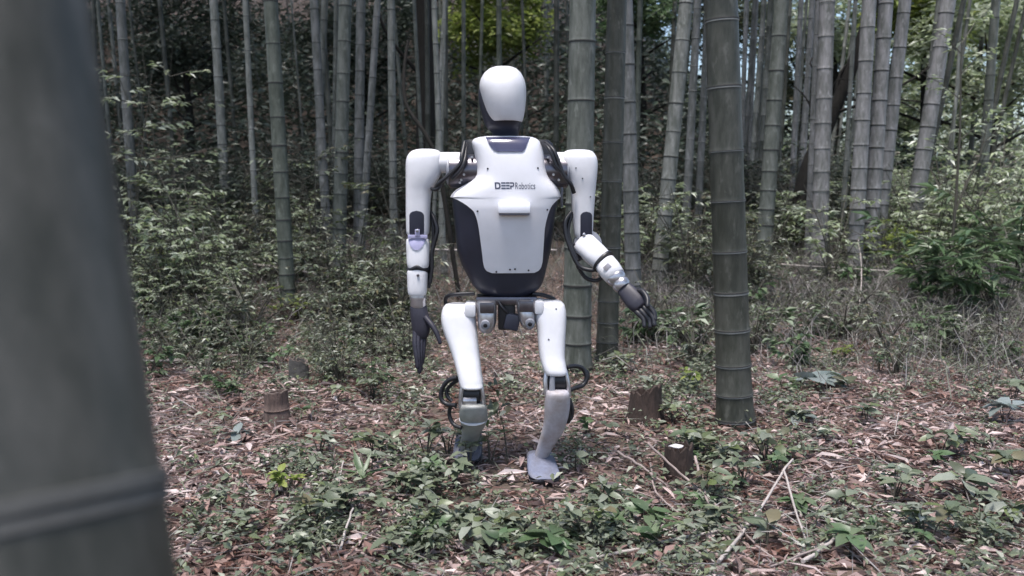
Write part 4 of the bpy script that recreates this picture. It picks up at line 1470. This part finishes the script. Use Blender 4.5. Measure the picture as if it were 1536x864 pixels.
# face shell: the white mask, closed over the crown, turned a little to the robot's left
shellrows = smooth_rows([(100.0, 750, 760, HD, .012), (101, 741, 768, HD, .045), (104, 734, 775, HD, .075), (110, 727, 781, HD, .098), (120, 721.5, 786, HD, .117), (131, 720, 788.3, HD, .128), (144, 722, 788.6, HD, .131), (156, 725, 787.8, HD, .128), (167, 728.5, 786.6, HD, .121), (175, 732, 785.2, HD, .113), (180, 735, 784, HD, .106), (183, 738, 782.5, HD, .10)], 4)
shell = Rows(shellrows, 2.25, 48)
mb = MB()
A, Bk = [], []
yaw = R(13)
na = 40
for (py, l, r, dy, hd) in shellrows:
    back = float(sst(112, 150, py))
    half = R(178) - R(70) * back
    for i in range(na + 1):
        t = R(90) + yaw * back * 1.0 - half + 2 * half * i / na
        A.append(shell.pt(py, t))
        Bk.append(shell.pt(py, t, -0.009))
nr, w = len(shellrows), na + 1
f = []
for i in range(nr - 1):
    for j in range(na):
        a = i * w + j
        f.append((a, a + 1, a + w + 1, a + w))
n0 = len(A)
f.append(tuple(range(na + 1)))
for i in range(nr - 1):
    f.append((i * w, i * w + w, n0 + i * w + w, n0 + i * w))
    f.append((i * w + na, n0 + i * w + na, n0 + i * w + w + na, i * w + w + na))
for j in range(na):
    a = (nr - 1) * w + j
    f.append((a, a + 1, n0 + a + 1, n0 + a))
mb.add(A + Bk, f)
part(mb, 'face_shell', M['white'], head, 60)
part(Rows([(196, 742, 775, .0, .05), (212, 741, 776, .0, .05)], 2).mesh(), 'neck', M['black'])

# --- torso
trow = smooth_rows([(205, 732, 786, .0, .066), (206.5, 722, 795, .0, .076), (209, 715.5, 801, .0, .088), (214, 712.5, 806, .0, .099), (228, 716, 810, .0, .113), (246, 719, 813, .0, .123), (260, 719.5, 816, .0, .128), (269, 715, 820.5, .0, .130), (276, 704, 827, .0, .131), (283, 691, 832.5, .0, .132), (292, 682, 836, .0, .1325), (302, 679, 836, .0, .1325), (315, 680, 833.5, .001, .132), (345, 683, 830, .010, .127), (376, 686, 826, .022, .118), (398, 693, 821, .03, .108), (415, 702, 817, .034, .098), (428, 709, 812, .036, .088), (437, 718, 804, .036, .076), (442, 727, 796, .036, .064), (445, 738, 786, .036, .050)], 3)
torso = Rows(trow, 2.7, 56)
to = part(torso.mesh(), 'torso', M['slate'], sharp=60)
pl = smooth_rows([(205.6, 733, 785), (206.8, 715, 801), (213, 705, 814), (228, 705, 818), (262, 705, 824), (277, 690, 836), (288, 676, 840), (294, 676, 840), (299, 692, 831), (307, 705, 823), (316, 715, 818.5), (328, 719.5, 815), (341, 722, 812.5), (365, 725, 811), (390, 727.7, 809.5), (398, 729.5, 807.5), (403, 733, 804), (406, 740, 798)], 3)
part(torso.patch(pl, 0.002, 0.010, 30, wrap=0.35), 'chest_plate', M['plate'], to, 50)
bib = [(207.5, 733, 790), (212, 735, 788.5), (218, 737.5, 786.5), (223, 740.5, 785), (227, 744, 783.5), (229.5, 749, 780)]
part(torso.patch(bib, 0.011, 0.005, 14), 'collar_panel', M['bib'], to)
# dark back shell showing above the arm holes
part(Rows([(210, 699, 822, .09, .04), (216, 694, 829, .09, .05), (240, 696, 830, .09, .055), (280, 700, 828, .09, .055)], 3).mesh(), 'back_shell', M['black'], to)
# the protruding white bar
bc = torso.front(769.5, 311, 0.028)
mb = MB()
mb.box(bc, 47 * S, .05, 15.5 * S, None, .012)
hb = part(mb, 'handle_bar', M['lamp'], to)
mb = MB()
mb.box(bc + Vector((0, .004, -9.0 * S)), 44 * S, .04, 2.5 * S, None, .003)
part(mb, 'handle_foot', M['darkmetal'], to)
# screws
for (x, y) in ((736, 254), (802, 253), (720.5, 315.6), (815.7, 313.7), (746, 404), (790, 402), (764.6, 400.6), (771.4, 400)):
    c = torso.front(x, y, .0125)
    part(drum(c, (0, 1, 0.05), 1.35 * S, .006, k=12), 'screw', M['black'], to)
# lettering
LS = S * .985


def surf(x, y):
    return torso.front(771 + (x - 771) * .92, y, .0128)


def strokes(polys):
    mb = MB()
    for poly in polys:
        # thin prisms following the plate
        a = [surf(x, y) for x, y in poly]
        b = [p + Vector((0, .0015, 0)) for p in a]
        k = len(poly)
        mb.add(a + b, [tuple(range(k))] + [((i + 1) % k, i, k + i, k + (i + 1) % k) for i in range(k)])
    return mb


def rect(x0, y0, x1, y1):
    return [(x0, y1), (x1, y1), (x1, y0), (x0, y0)]


T, Bt = 273.8, 283.6
mid = (T + Bt) / 2
letters = []
# D: bar and bow
D_ = [rect(742.4, T, 744.6, Bt), rect(744.6, T, 747.2, T + 2), rect(744.6, Bt - 2, 747.2, Bt)]
D_ += [[(747.2, T), (747.2, T + 2), (748.6, T + 3.0), (750.6, T + 2.2), (749.2, T + .5)], [(748.6, T + 3.0), (748.6, Bt - 3.0), (750.8, Bt - 2.4), (750.8, T + 2.4)], [(747.2, Bt - 2), (747.2, Bt), (749.2, Bt - .5), (750.6, Bt - 2.2), (748.6, Bt - 3.0)]]
E1 = [rect(751.8, T, 758.2, T + 2), rect(751.8, mid - 1, 758.2, mid + 1), rect(751.8, Bt - 2, 758.2, Bt)]
E2 = [rect(758.8, T, 764.0, T + 2), rect(758.8, mid - 1, 764.0, mid + 1), rect(758.8, Bt - 2, 764.0, Bt)]
P_ = [rect(764.8, mid - .2, 766.6, Bt), rect(764.6, T, 768.6, T + 2), rect(764.6, mid - .2, 768.6, mid + 1.6), [(768.6, T), (768.6, T + 2), (769.0, T + 2.4), (769.0, mid - .8), (768.6, mid - .2), (768.6, mid + 1.6), (769.9, mid + 1), (770.6, mid - .4), (770.6, T + 1.6), (769.9, T + .4)]]
for ps in (D_, E1, E2, P_):
    part(strokes(ps), 'letter', M['print'], to, 30)
# the word after it, in thin letters
x = 772.2
for ch, wd in (('R', 5.0), ('o', 4.3), ('b', 4.2), ('o', 4.3), ('t', 2.9), ('i', 1.9), ('c', 3.8), ('s', 3.6)):
    cu = bpy.data.curves.new('letter', 'FONT')
    cu.body = ch
    cu.size = 13.0
    cu.extrude = 0
    tmp = bpy.data.objects.new('letter', cu)
    C.objects.link(tmp)
    bpy.context.view_layer.update()
    me = bpy.data.meshes.new_from_object(tmp.evaluated_get(bpy.context.evaluated_depsgraph_get()))
    bpy.data.objects.remove(tmp)
    vs = [v.co.copy() for v in me.vertices]
    x0 = min(v.x for v in vs); x1 = max(v.x for v in vs)
    scx = (wd - .8) / max(x1 - x0, .1)
    if ch == 'i':
        scx = 0.75
    mb = MB()
    W3 = [surf(x + (v.x - x0) * scx, Bt - v.y * (Bt - T) / 9.2) for v in vs]
    fs = [tuple(p.vertices) for p in me.polygons]
    mb.add(W3, fs)
    part(mb, 'letter', M['print'], to, 30)
    x += wd

# --- shoulders and upper arms
def pill(rows_obj, x0, x1, y0, y1, off, thick, name, m, parent, tip=6):
    b = []
    for i in range(7):
        t = i / 6
        b.append((y0 + tip * t, (x0 + x1) / 2 - (x1 - x0) / 2 * math.sin(math.acos(1 - t) if t < 1 else math.pi / 2) - .01, (x0 + x1) / 2 + (x1 - x0) / 2 * math.sin(math.acos(1 - t) if t < 1 else math.pi / 2) + .01))
    b += [(y1 - 4, x0, x1), (y1 - 1, x0 + .3, x1 - .3), (y1, x0 + 1.5, x1 - 1.5)]
    return part(rows_obj.patch(b, off, thick, 10), name, m, parent)


armL = Rows(smooth_rows([(223.4, 630, 647, .0, .018), (224.2, 624.5, 653, .0, .030), (226, 619, 658, .0, .041), (229.5, 614.5, 662, .0, .050), (235, 611, 664.5, .0, .057), (243, 609.3, 665, .0, .060), (252, 609, 664, .0, .061), (264, 609, 660, .0, .060), (274, 609, 654, .0, .057), (284, 609, 648.5, .0, .053), (298, 609, 646, .0, .050), (320, 609, 645, .0, .048), (340, 609.3, 644.5, .0, .046), (350, 610, 643.5, .0, .044), (352.5, 612, 641.5, .0, .040)], 3), 2.6, 40)
ua = part(armL.mesh(), 'upper_arm', M['white'], sharp=60)
pill(armL, 616.2, 637.2, 315.6, 352, -.001, .003, 'arm_window', M['slate'], ua, 8)
mb = MB()
mb.box(rp(626.5, 355, -.045), 29 * S, .012, 5.5 * S, None, .002)
mb.box(rp(626, 349, -.052), 7 * S, .010, 10 * S, None, .002)
part(mb, 'elbow_bracket', M['lav'], ua)
part(drum(rp(626, 346, -.055), (0, 1, 0), 2.4 * S, .012), 'bolt', M['metal'], ua)
armR = Rows(smooth_rows([(224.4, 858, 877, .0, .018), (225.2, 852, 883, .0, .030), (227, 847.5, 888, .0, .041), (230.5, 843.5, 891.5, .0, .050), (236, 841, 894.5, .0, .057), (244, 840, 896, .0, .060), (253, 843, 896, .0, .061), (265, 850, 895, .0, .060), (275, 854, 894, .0, .057), (286, 856, 893, .0, .053), (300, 857, 892, .0, .050), (320, 858, 890.5, .0, .048), (340, 859.5, 889.5, .0, .046), (352, 861, 888.5, .0, .044), (357, 864, 887, .0, .040)], 3), 2.6, 40)
ub = part(armR.mesh(), 'upper_arm', M['white'], sharp=60)
pill(armR, 869.5, 886.5, 317, 357, -.001, .003, 'arm_window', M['slate'], ub, 7)
part(drum(rp(876, 352, -.05), (0, 1, 0), 2.4 * S, .012), 'bolt', M['metal'], ub)
for (x, y, p_, a_) in ((884, 295, ub, armR), (872, 268, ub, armR), (862.5, 252.5, ub, armR)):
    part(drum(a_.front(x, y, .0005), (0, 1, 0), 1.0 * S, .004, k=10), 'screw', M['black'], p_)
# shoulder motors: dark chromed drums beside the chest with a white collar
for sx, xa, xb, xc in ((-1, 672, 724, 655), (1, 812, 852, 858)):
    xm = (xa + xb) / 2
    sm = part(drum(rp(xm, 257, .01), (1, 0, 0.0), 25 * S, (xb - xa) * S, k=36, bev=.14), 'shoulder_motor', M['darkmetal'])
    part(drum(rp(xa + 2 if sx < 0 else xb - 2, 244, .0), (1, 0, 0), 15.5 * S, 36 * S, k=30), 'motor_collar', M['white'], sm)
    part(drum(rp(xa + 6 if sx < 0 else xb - 6, 257, .0), (1, 0, 0), 21 * S, 16 * S, k=30, bev=.2), 'motor_flange', M['greymetal'], sm)
    for (x, y) in ((xm - 10 * sx, 236), (xm - 2, 262), (xm + 6 * sx, 270), (xm - 8, 274)):
        part(drum(rp(x, y, -.062 + abs(y - 255) * .0008), (0, 1, 0), 2.0 * S, .02, None, 12), 'motor_bolt', M['metal'], sm)
# shoulder hoses
cable([(697, 213, -.03), (693, 232, -.075), (690, 246, -.085), (674, 262, -.085), (660, 274, -.08), (653, 283, -.06)], .0085)
cable([(700, 216, -.02), (697, 240, -.08), (690, 256, -.09), (678, 268, -.08)], .0075)
cable([(647, 283, -.05), (655, 284, -.07), (662, 276, -.07)], .008)
cable([(818, 214, -.03), (830, 225, -.075), (838, 243, -.085), (845, 262, -.085), (856, 276, -.08), (861, 289, -.06)], .0085)
cable([(812, 214, -.03), (824, 224, -.085), (834, 248, -.09), (842, 258, -.085)], .0075)
cable([(838, 268, .0), (843, 282, -.01), (842, 296, .0), (843, 310, .02)], .006, m='greymetal')

# --- left (viewer's) forearm, vertical
faL = Rows(smooth_rows([(357, 613, 641, -.004, .036), (359, 610, 643, -.004, .042), (366, 609.3, 644.5, -.006, .045), (382, 609.8, 644.5, -.010, .045), (396, 610.5, 644, -.013, .044), (401, 612, 642.5, -.014, .042)], 3), 2.7, 36)
f1 = part(faL.mesh(), 'forearm', M['white'], sharp=60)
part(faL.patch([(357.6, 614, 640), (362, 615.5, 638), (368, 618, 635), (372, 621, 632), (374, 624.5, 629)], .0005, .003, 8), 'elbow_pad', M['lav'], f1)
faL2 = Rows(smooth_rows([(403, 612, 641, -.014, .041), (406, 610.6, 642, -.014, .043), (420, 611, 641.5, -.016, .043), (436, 611.6, 640.5, -.018, .041), (441, 612.6, 639.5, -.019, .038), (443, 614.5, 638, -.019, .035)], 3), 2.7, 36)
part(faL2.mesh(), 'wrist_cover', M['white'], f1, 60)
mb = MB()
rings = []
for dz, r in ((3.2, 16), (1.5, 17.2), (-1.5, 17.2), (-3.2, 16)):
    rg = []
    for j in range(32):
        a = 2 * math.pi * j / 32
        y = 402.5 - dz + (-3.5 + 7.0 * abs(math.cos(a))) * (1 if math.sin(a) > 0 else .2)
        c = rp(626.8, y, -.014)
        rg.append(c + Vector((math.cos(a) * r * S, -math.sin(a) * r * S * .97, 0)))
    rings.append(rg)
mb.loft(rings)
part(mb, 'arm_seal', M['black'], f1, 60)
part(drum(rp(627, 413, -.060), (0, 1, 0), 2.0 * S, .012), 'bolt', M['darkmetal'], f1)
part(Rows([(441, 616, 639, -.019, .031), (447, 614, 640.5, -.020, .034), (451, 616, 639, -.020, .031), (457, 615, 640, -.020, .033), (461, 617, 638.5, -.020, .030)], 2.3).mesh(), 'wrist', M['metal'], f1)
cable([(646, 318, .01), (652, 330, -.01), (656, 345, -.02), (652, 362, -.02), (648, 380, -.02), (648, 400, -.02), (645, 425, -.02)], .0085)
cable([(647, 318, .01), (650, 345, .0), (649, 372, .0), (646, 395, .0), (643, 432, -.01)], .0075)

# --- hands
def hand(palm_rows, fingers, thumb, m1, m2):
    """fingers: lists of points with radii; the palm a rounded slab"""
    h = part(palm_rows, 'hand', m1, sharp=80)
    for nm, lst in (('finger', fingers), ('thumb', [thumb])):
        for pts, r0, r1 in lst:
            pp = spline(pts, 4)
            k = len(pp)
            rr = [(r0 + (r1 - r0) * i / (k - 1)) * (1.06 if i % 4 == 0 else 1.0) for i in range(k)]
            # rounded fingertip
            d = (pp[-1] - pp[-2]).normalized()
            pp += [pp[-1] + d * r1 * .55, pp[-1] + d * r1 * .9]
            rr += [r1 * .8, r1 * .35]
            part(MB().tube(pp, rr, 10), nm, m2, h, 80)
    return h


pal = Rows(smooth_rows([(456, 616, 639.5, -.020, .024), (462, 615, 641, -.022, .028), (472, 615.5, 643.5, -.026, .029), (484, 616.5, 645.5, -.030, .027), (496, 618.5, 645, -.033, .024), (505, 621, 642, -.035, .018), (508, 624, 639, -.035, .012)], 3), 2.4, 28)
fg = []
for x0, x1, x2, y2, d0, d2 in ((623, 622.5, 626.5, 551, -.050, -.075), (628, 627, 629, 558, -.046, -.070), (633, 631.5, 631, 554, -.036, -.060), (637.5, 635.5, 633, 544, -.028, -.048)):
    fg.append(([rp(x0, 497, d0 + .01), rp(x1, 515, d0 - .008), rp((x1 + x2) / 2, 534, (d0 + d2) / 2 - .008), rp(x2, y2, d2)], .0122, .0088))
th = ([rp(638, 476, -.045), rp(648, 488, -.065), rp(655, 500, -.078), rp(660, 514, -.085)], .013, .0085)
hand(pal.mesh(), fg, th, M['glove'], M['glove'])

# --- right forearm reaching out and forward
e0 = rp(876, 366, -.01)
e1 = rp(906, 393, -.075)
e2 = rp(929, 423, -.125)
e3 = rp(936, 432, -.14)
side = Vector((.72, 0, .69))
f2 = part(limb(e0 - (e1 - e0) * .12, e1, [(0, .040), (.04, .047), (.14, .051), (.6, .050), (.95, .046), (1.0, .041)], 1.0, 2.6, 36, side=side), 'forearm', M['white'], sharp=60)
part(drum(rp(868, 377, -.02), (-.75, -.45, -.3), 14 * S, 12 * S, k=32), 'elbow_cap', M['glove'], f2)
part(drum(rp(881, 366, .01), (0, 1, 0), 21 * S, .07, k=32), 'elbow_joint', M['greymetal'], f2)
part(limb(e1 - (e1 - e0) * .07, e1 + (e1 - e0) * .04, [(0, .046), (.2, .052), (.8, .052), (1, .046)], 1, 2.4, 32, side=side), 'arm_seal', M['black'], f2)
part(limb(e1, e2, [(0, .036), (.06, .045), (.4, .047), (.72, .043), (.76, .037)], 1.0, 2.7, 36, side=side), 'wrist_cover', M['white'], f2, 60)
part(limb(e1.lerp(e2, .68), e3, [(0, .039), (.1, .042), (.35, .040), (.5, .033), (.6, .037), (.85, .036), (1, .030)], 1.0, 2.3, 30, side=side), 'wrist', M['metal'], f2)
mb = MB()
mb.box(e1.lerp(e2, .35) + Vector((-.014, -.046, .012)), .030, .006, .022, Matrix.Rotation(R(-45), 3, 'Y'), .002)
part(mb, 'wrist_hatch', M['shin'], f2)
h0, h1 = e3, rp(962, 462, -.19)
hv = (h1 - h0)
sd = Vector((.70, .1, .70))
hp = limb(h0 - hv * .1, h1, [(0, .028), (.1, .033), (.35, .038), (.7, .041), (.92, .037), (1.0, .028)], .62, 2.5, 28, side=sd)
fg = []
perp = (sd - hv.normalized() * sd.dot(hv.normalized())).normalized()
nrm_ = hv.normalized().cross(perp).normalized()
if nrm_.y > 0:
    nrm_ = -nrm_
for o_, ln, b_ in ((.025, .060, .016), (.009, .074, .010), (-.008, .069, .012), (-.024, .054, .020)):
    p_ = h1 - hv.normalized() * .012 + perp * o_
    d_ = hv.normalized()
    fg.append(([p_, p_ + d_ * ln * .45 + nrm_ * .004, p_ + d_ * ln * .85 + Vector((0.006, -.006, -.006)), p_ + d_ * ln * 1.08 + Vector((.0, -.012, -.022))], .0122, .0092))
th = ([h0 + hv * .35 + perp * .028, h0 + hv * .6 + perp * .045 + nrm_ * .02, h0 + hv * .95 + perp * .040 + nrm_ * .036, h0 + hv * 1.2 + perp * .02 + nrm_ * .045], .012, .0085)
hand(hp, fg, th, M['glove'], M['fingerblack'])
cable([(857, 318, -.02), (848, 332, -.04), (849, 352, -.05), (856, 374, -.06), (868, 398, -.07), (885, 405, -.08), (897, 403, -.08)], .009)
cable([(858, 320, -.02), (852, 345, -.03), (858, 370, -.04), (866, 390, -.05)], .008)
cable([(866, 398, -.03), (878, 416, -.02), (894, 421, -.03), (906, 415, -.06)], .0085)

# --- pelvis and hips
mb = MB()
mb.box(rp(760, 449, .02), 92 * S, .13, 13 * S, None, .01)
pv = part(mb, 'pelvis', M['darkmetal'])
mb = MB()
mb.box(rp(760, 470, .03), 26 * S, .12, 46 * S, None, .01)
part(mb, 'pelvis_gap_fill', M['black'], pv)  # black block filling the dark gap between the hip motors
mb = MB()
mb.box(rp(768, 482, -.02), 22 * S, .07, 24 * S, Matrix.Rotation(R(12), 3, 'Y'), .008)
part(mb, 'battery_block', M['slate'], pv)
part(Rows([(450, 716, 743, -.02, .05), (453, 714, 745, -.02, .06), (470, 716, 745, -.03, .06), (482, 716.5, 744.5, -.035, .058), (492, 718, 742, -.035, .05), (498, 723, 737, -.035, .035)], 3.2).mesh(), 'hip_motor', M['metal'], pv)
part(Rows([(448, 776, 800, -.02, .05), (451, 774, 802, -.02, .06), (468, 776, 803, -.03, .06), (480, 779, 803, -.035, .058), (488, 782, 802, -.035, .05), (493, 787, 798, -.035, .035)], 3.2).mesh(), 'hip_motor', M['metal'], pv)
for x, y in ((728, 487), (795, 485)):
    part(drum(rp(x, y, -.095), (0, 1, .2), 7 * S, .02, k=20), 'motor_cap', M['greymetal'], pv)
    part(drum(rp(x, y + 1, -.104), (0, 1, .2), 3 * S, .012, k=14), 'hip_bolt', M['black'], pv)
for x0, x1, y in ((720, 741, 462), (779, 800, 460)):
    mb = MB()
    mb.box(rp((x0 + x1) / 2, y, -.086), (x1 - x0) * S, .012, 16 * S, None, .004)
    part(mb, 'motor_plate', M['darkmetal'], pv)
cable([(669, 458, .05), (669, 447, .03), (680, 442, .0), (712, 440, -.01)], .0085)
cable([(798, 441, -.01), (812, 442, .0), (828, 447, .02), (834, 452, .04)], .0085)
cable([(748, 452, -.05), (754, 462, -.06), (762, 470, -.05)], .006)

# --- thighs
tL = Rows(smooth_rows([(455.5, 673, 696, .0, .050), (457, 668, 703, .0, .062), (461, 664.5, 709, -.004, .070), (470, 662, 713, -.010, .074), (482, 662, 714.5, -.018, .075), (496, 665, 716, -.03, .073), (512, 671, 717.5, -.045, .070), (535, 679, 720, -.068, .064), (560, 685.5, 723, -.095, .060), (576, 689, 725.5, -.11, .057), (580, 691, 725.5, -.115, .054), (581.5, 694, 723, -.115, .049)], 3), 2.9, 40)
kl = part(tL.mesh(), 'thigh', M['white'], sharp=60)
mb = MB()
mb.box(rp(706, 463, -.02), 17 * S, .13, 20 * S, None, .012)
part(mb, 'hip_yoke', M['white'], kl)
tR = Rows(smooth_rows([(450.5, 808, 836, .0, .050), (452, 804, 842, .0, .062), (456, 801, 846.5, -.004, .070), (466, 800.5, 849, -.010, .074), (478, 802, 849.5, -.018, .075), (494, 805, 849, -.03, .073), (512, 806.5, 848, -.045, .069), (535, 809, 847.5, -.065, .064), (552, 813.5, 850, -.085, .060), (559, 816, 851, -.09, .056), (561, 819, 849, -.092, .050)], 3), 2.9, 40)
kr = part(tR.mesh(), 'thigh', M['white'], sharp=60)
mb = MB()
mb.box(rp(808, 459, -.02), 14 * S, .13, 20 * S, None, .012)
part(mb, 'hip_yoke', M['white'], kr)
for x, y, p_, a_ in ((699, 466, kl, tL), (813, 463, kr, tR), (833, 460, kr, tR), (822, 505, kr, tR)):
    part(drum(a_.front(x, y, .0005), (0, 1, 0), 1.2 * S, .004, k=10), 'screw', M['darkmetal'], p_)

# --- right (viewer's) knee, shin, foot
kn = part(drum(rp(835, 570, -.09), (1, 0, 0), 15 * S, 28 * S, k=26), 'knee', M['black'])
part(MB().tube([rp(820, 556, -.11), rp(818, 570, -.125), rp(819, 592, -.125)], [.011, .010, .010], 8), 'knee_strut', M['metal'], kn)
part(MB().tube([rp(848, 556, -.11), rp(852, 572, -.125), rp(854, 594, -.12)], [.010, .009, .009], 8), 'knee_strut', M['metal'], kn)
part(limb(rp(829, 558, -.13), rp(828, 586, -.135), [(0, .010), (1, .013)], 1, 2, 12), 'knee_rod', M['greymetal'], kn)
sR = Rows(smooth_rows([(584, 824, 848, -.12, .036), (585.5, 820, 852, -.12, .048), (590, 818, 854.5, -.12, .054), (604, 816.5, 855.5, -.11, .056), (620, 816, 853.5, -.10, .054), (636, 814.5, 849.5, -.085, .050), (648, 812, 844.5, -.07, .045), (660, 808.5, 836.5, -.055, .038), (674, 804.5, 828, -.035, .032), (688, 801, 821.5, -.02, .028), (692, 802, 820, -.015, .025)], 3), 2.7, 36)
sr = part(sR.mesh(), 'shin', M['shin'], sharp=60)
part(limb(rp(848, 600, -.08), rp(852, 634, -.06), [(0, .012), (.2, .016), (.8, .016), (1, .010)], 1, 2, 14), 'shin_actuator', M['black'], sr)
part(Rows([(684, 802, 826, -.02, .03), (692, 799, 822, -.015, .032), (703, 799, 821, -.02, .034), (708, 799, 822, -.03, .04)], 2.4).mesh(), 'ankle', M['slate'], sr)


def foot(toe, heel, w, h, m, m2, pitch=0.0):
    """shoe-like sole from heel to toe: loft along its length"""
    ax = (toe - heel)
    ln = ax.length
    ax = ax.normalized()
    sd_ = ax.cross(Vector((0, 0, 1))).normalized()
    up = sd_.cross(ax)
    prof = [(0, .52, .55), (.03, .70, .72), (.12, .84, 1.0), (.35, .90, 1.0), (.6, .98, .72), (.82, 1.0, .50), (.94, .86, .40), (.985, .62, .30), (1, .40, .2)]
    out = []
    for lo, hi, gr in ((.26, 1.0, .96), (0.0, .25, 1.0)):
        rings = []
        for t, fw, fh in prof:
            c = heel + ax * (t * ln)
            rg = []
            for j in range(24):
                a = 2 * math.pi * j / 24
                cs, sn = math.cos(a), math.sin(a)
                zz = math.copysign(abs(sn) ** .6, sn) * .5 + .5
                z0 = h * lo if lo else 0
                z1 = h * max(fh * hi, lo + .04) if lo else h * hi
                rg.append(c + sd_ * (math.copysign(abs(cs) ** .75, cs) * w / 2 * fw * gr) + up * (z0 + (z1 - z0) * zz))
            rings.append(rg)
        out.append(MB().loft(rings))
    o = part(out[0], 'foot', m, sharp=60)
    part(out[1], 'sole', m2, o, 60)
    return o


tz = ground(818, 733)
hl = tz + Vector((-.022, .24, 0))
hl.z = float(gh(hl.x, hl.y)) + .012
tz.z += .012
foot(tz, hl, .138, .078, M['mudfoot'], M['black'])
# hoses at the knees
cable([(850, 551, -.05), (862, 549, -.02), (874, 553, .0), (880, 566, .0), (874, 578, -.01), (862, 582, -.04), (854, 586, -.06)], .0095)
cable([(872, 552, .02), (882, 560, .03), (878, 574, .02), (866, 580, .0)], .008)
cable([(854, 598, -.05), (858, 612, -.05), (857, 626, -.05), (850, 632, -.06)], .0085)
cable([(686, 566, -.08), (672, 571, -.07), (663, 584, -.06), (662, 598, -.06), (670, 606, -.07), (684, 608, -.09)], .0095)
cable([(687, 570, -.07), (674, 580, -.05), (670, 592, -.05), (678, 602, -.06)], .008)
cable([(676, 607, -.07), (674, 622, -.06), (680, 636, -.07), (692, 642, -.09)], .0085)

# --- left (viewer's) knee, shin, foot: lower leg folded back, heel lifted
kn = part(drum(rp(708, 590, -.10), (1, 0, 0), 16 * S, 26 * S, k=26), 'knee', M['black'])
part(MB().tube([rp(695, 574, -.13), rp(692, 590, -.14), rp(691, 612, -.13)], [.011, .010, .010], 8), 'knee_strut', M['metal'], kn)
part(MB().tube([rp(721, 574, -.13), rp(724, 590, -.14), rp(726, 606, -.13)], [.010, .009, .009], 8), 'knee_strut', M['metal'], kn)
part(drum(rp(705, 601, -.13), (1, 0, 0), 8 * S, 20 * S, k=22), 'knee_motor', M['metal'], kn)
sL = Rows(smooth_rows([(604, 697, 722, -.12, .036), (606, 692, 728, -.12, .05), (612, 689, 731, -.11, .055), (622, 688.5, 732, -.09, .056), (632, 690, 731, -.06, .054), (642, 692, 726, -.02, .048), (652, 692, 721, .02, .042), (664, 690, 718, .06, .038), (674, 690, 716, .08, .034), (678, 692, 714, .08, .03)], 3), 2.6, 36)
sl = part(sL.mesh(), 'shin', M['shinrear'], sharp=60)
mb = MB()
rings = []
for dz, r in ((1.2, 21.3), (.6, 22.2), (-.6, 22.2), (-1.2, 21.3)):
    c = rp(710, 628 - dz, -.073)
    rings.append([c + Vector((math.cos(a) * r * S * .97, -math.sin(a) * .058, (-.012 * max(math.sin(a), 0)))) for a in (2 * math.pi * j / 36 for j in range(36))])
mb.loft(rings)
part(mb, 'shin_trim', M['white'], sl, 60)
part(Rows([(668, 692, 716, .08, .03), (676, 691, 717, .08, .034), (684, 690, 718, .07, .04)], 2.4).mesh(), 'ankle', M['slate'], sl)
tz = ground(700, 702)
hl = tz + Vector((.012, .17, 0))
hl.z = float(gh(hl.x, hl.y)) + .10
tz.z += .012
foot(tz, hl, .130, .075, M['mudfoot'], M['black'])

print('objects', len(bpy.data.objects), 'tris', sum(len(o.data.loop_triangles) if False else len(o.data.polygons) for o in bpy.data.objects if o.type == 'MESH'))
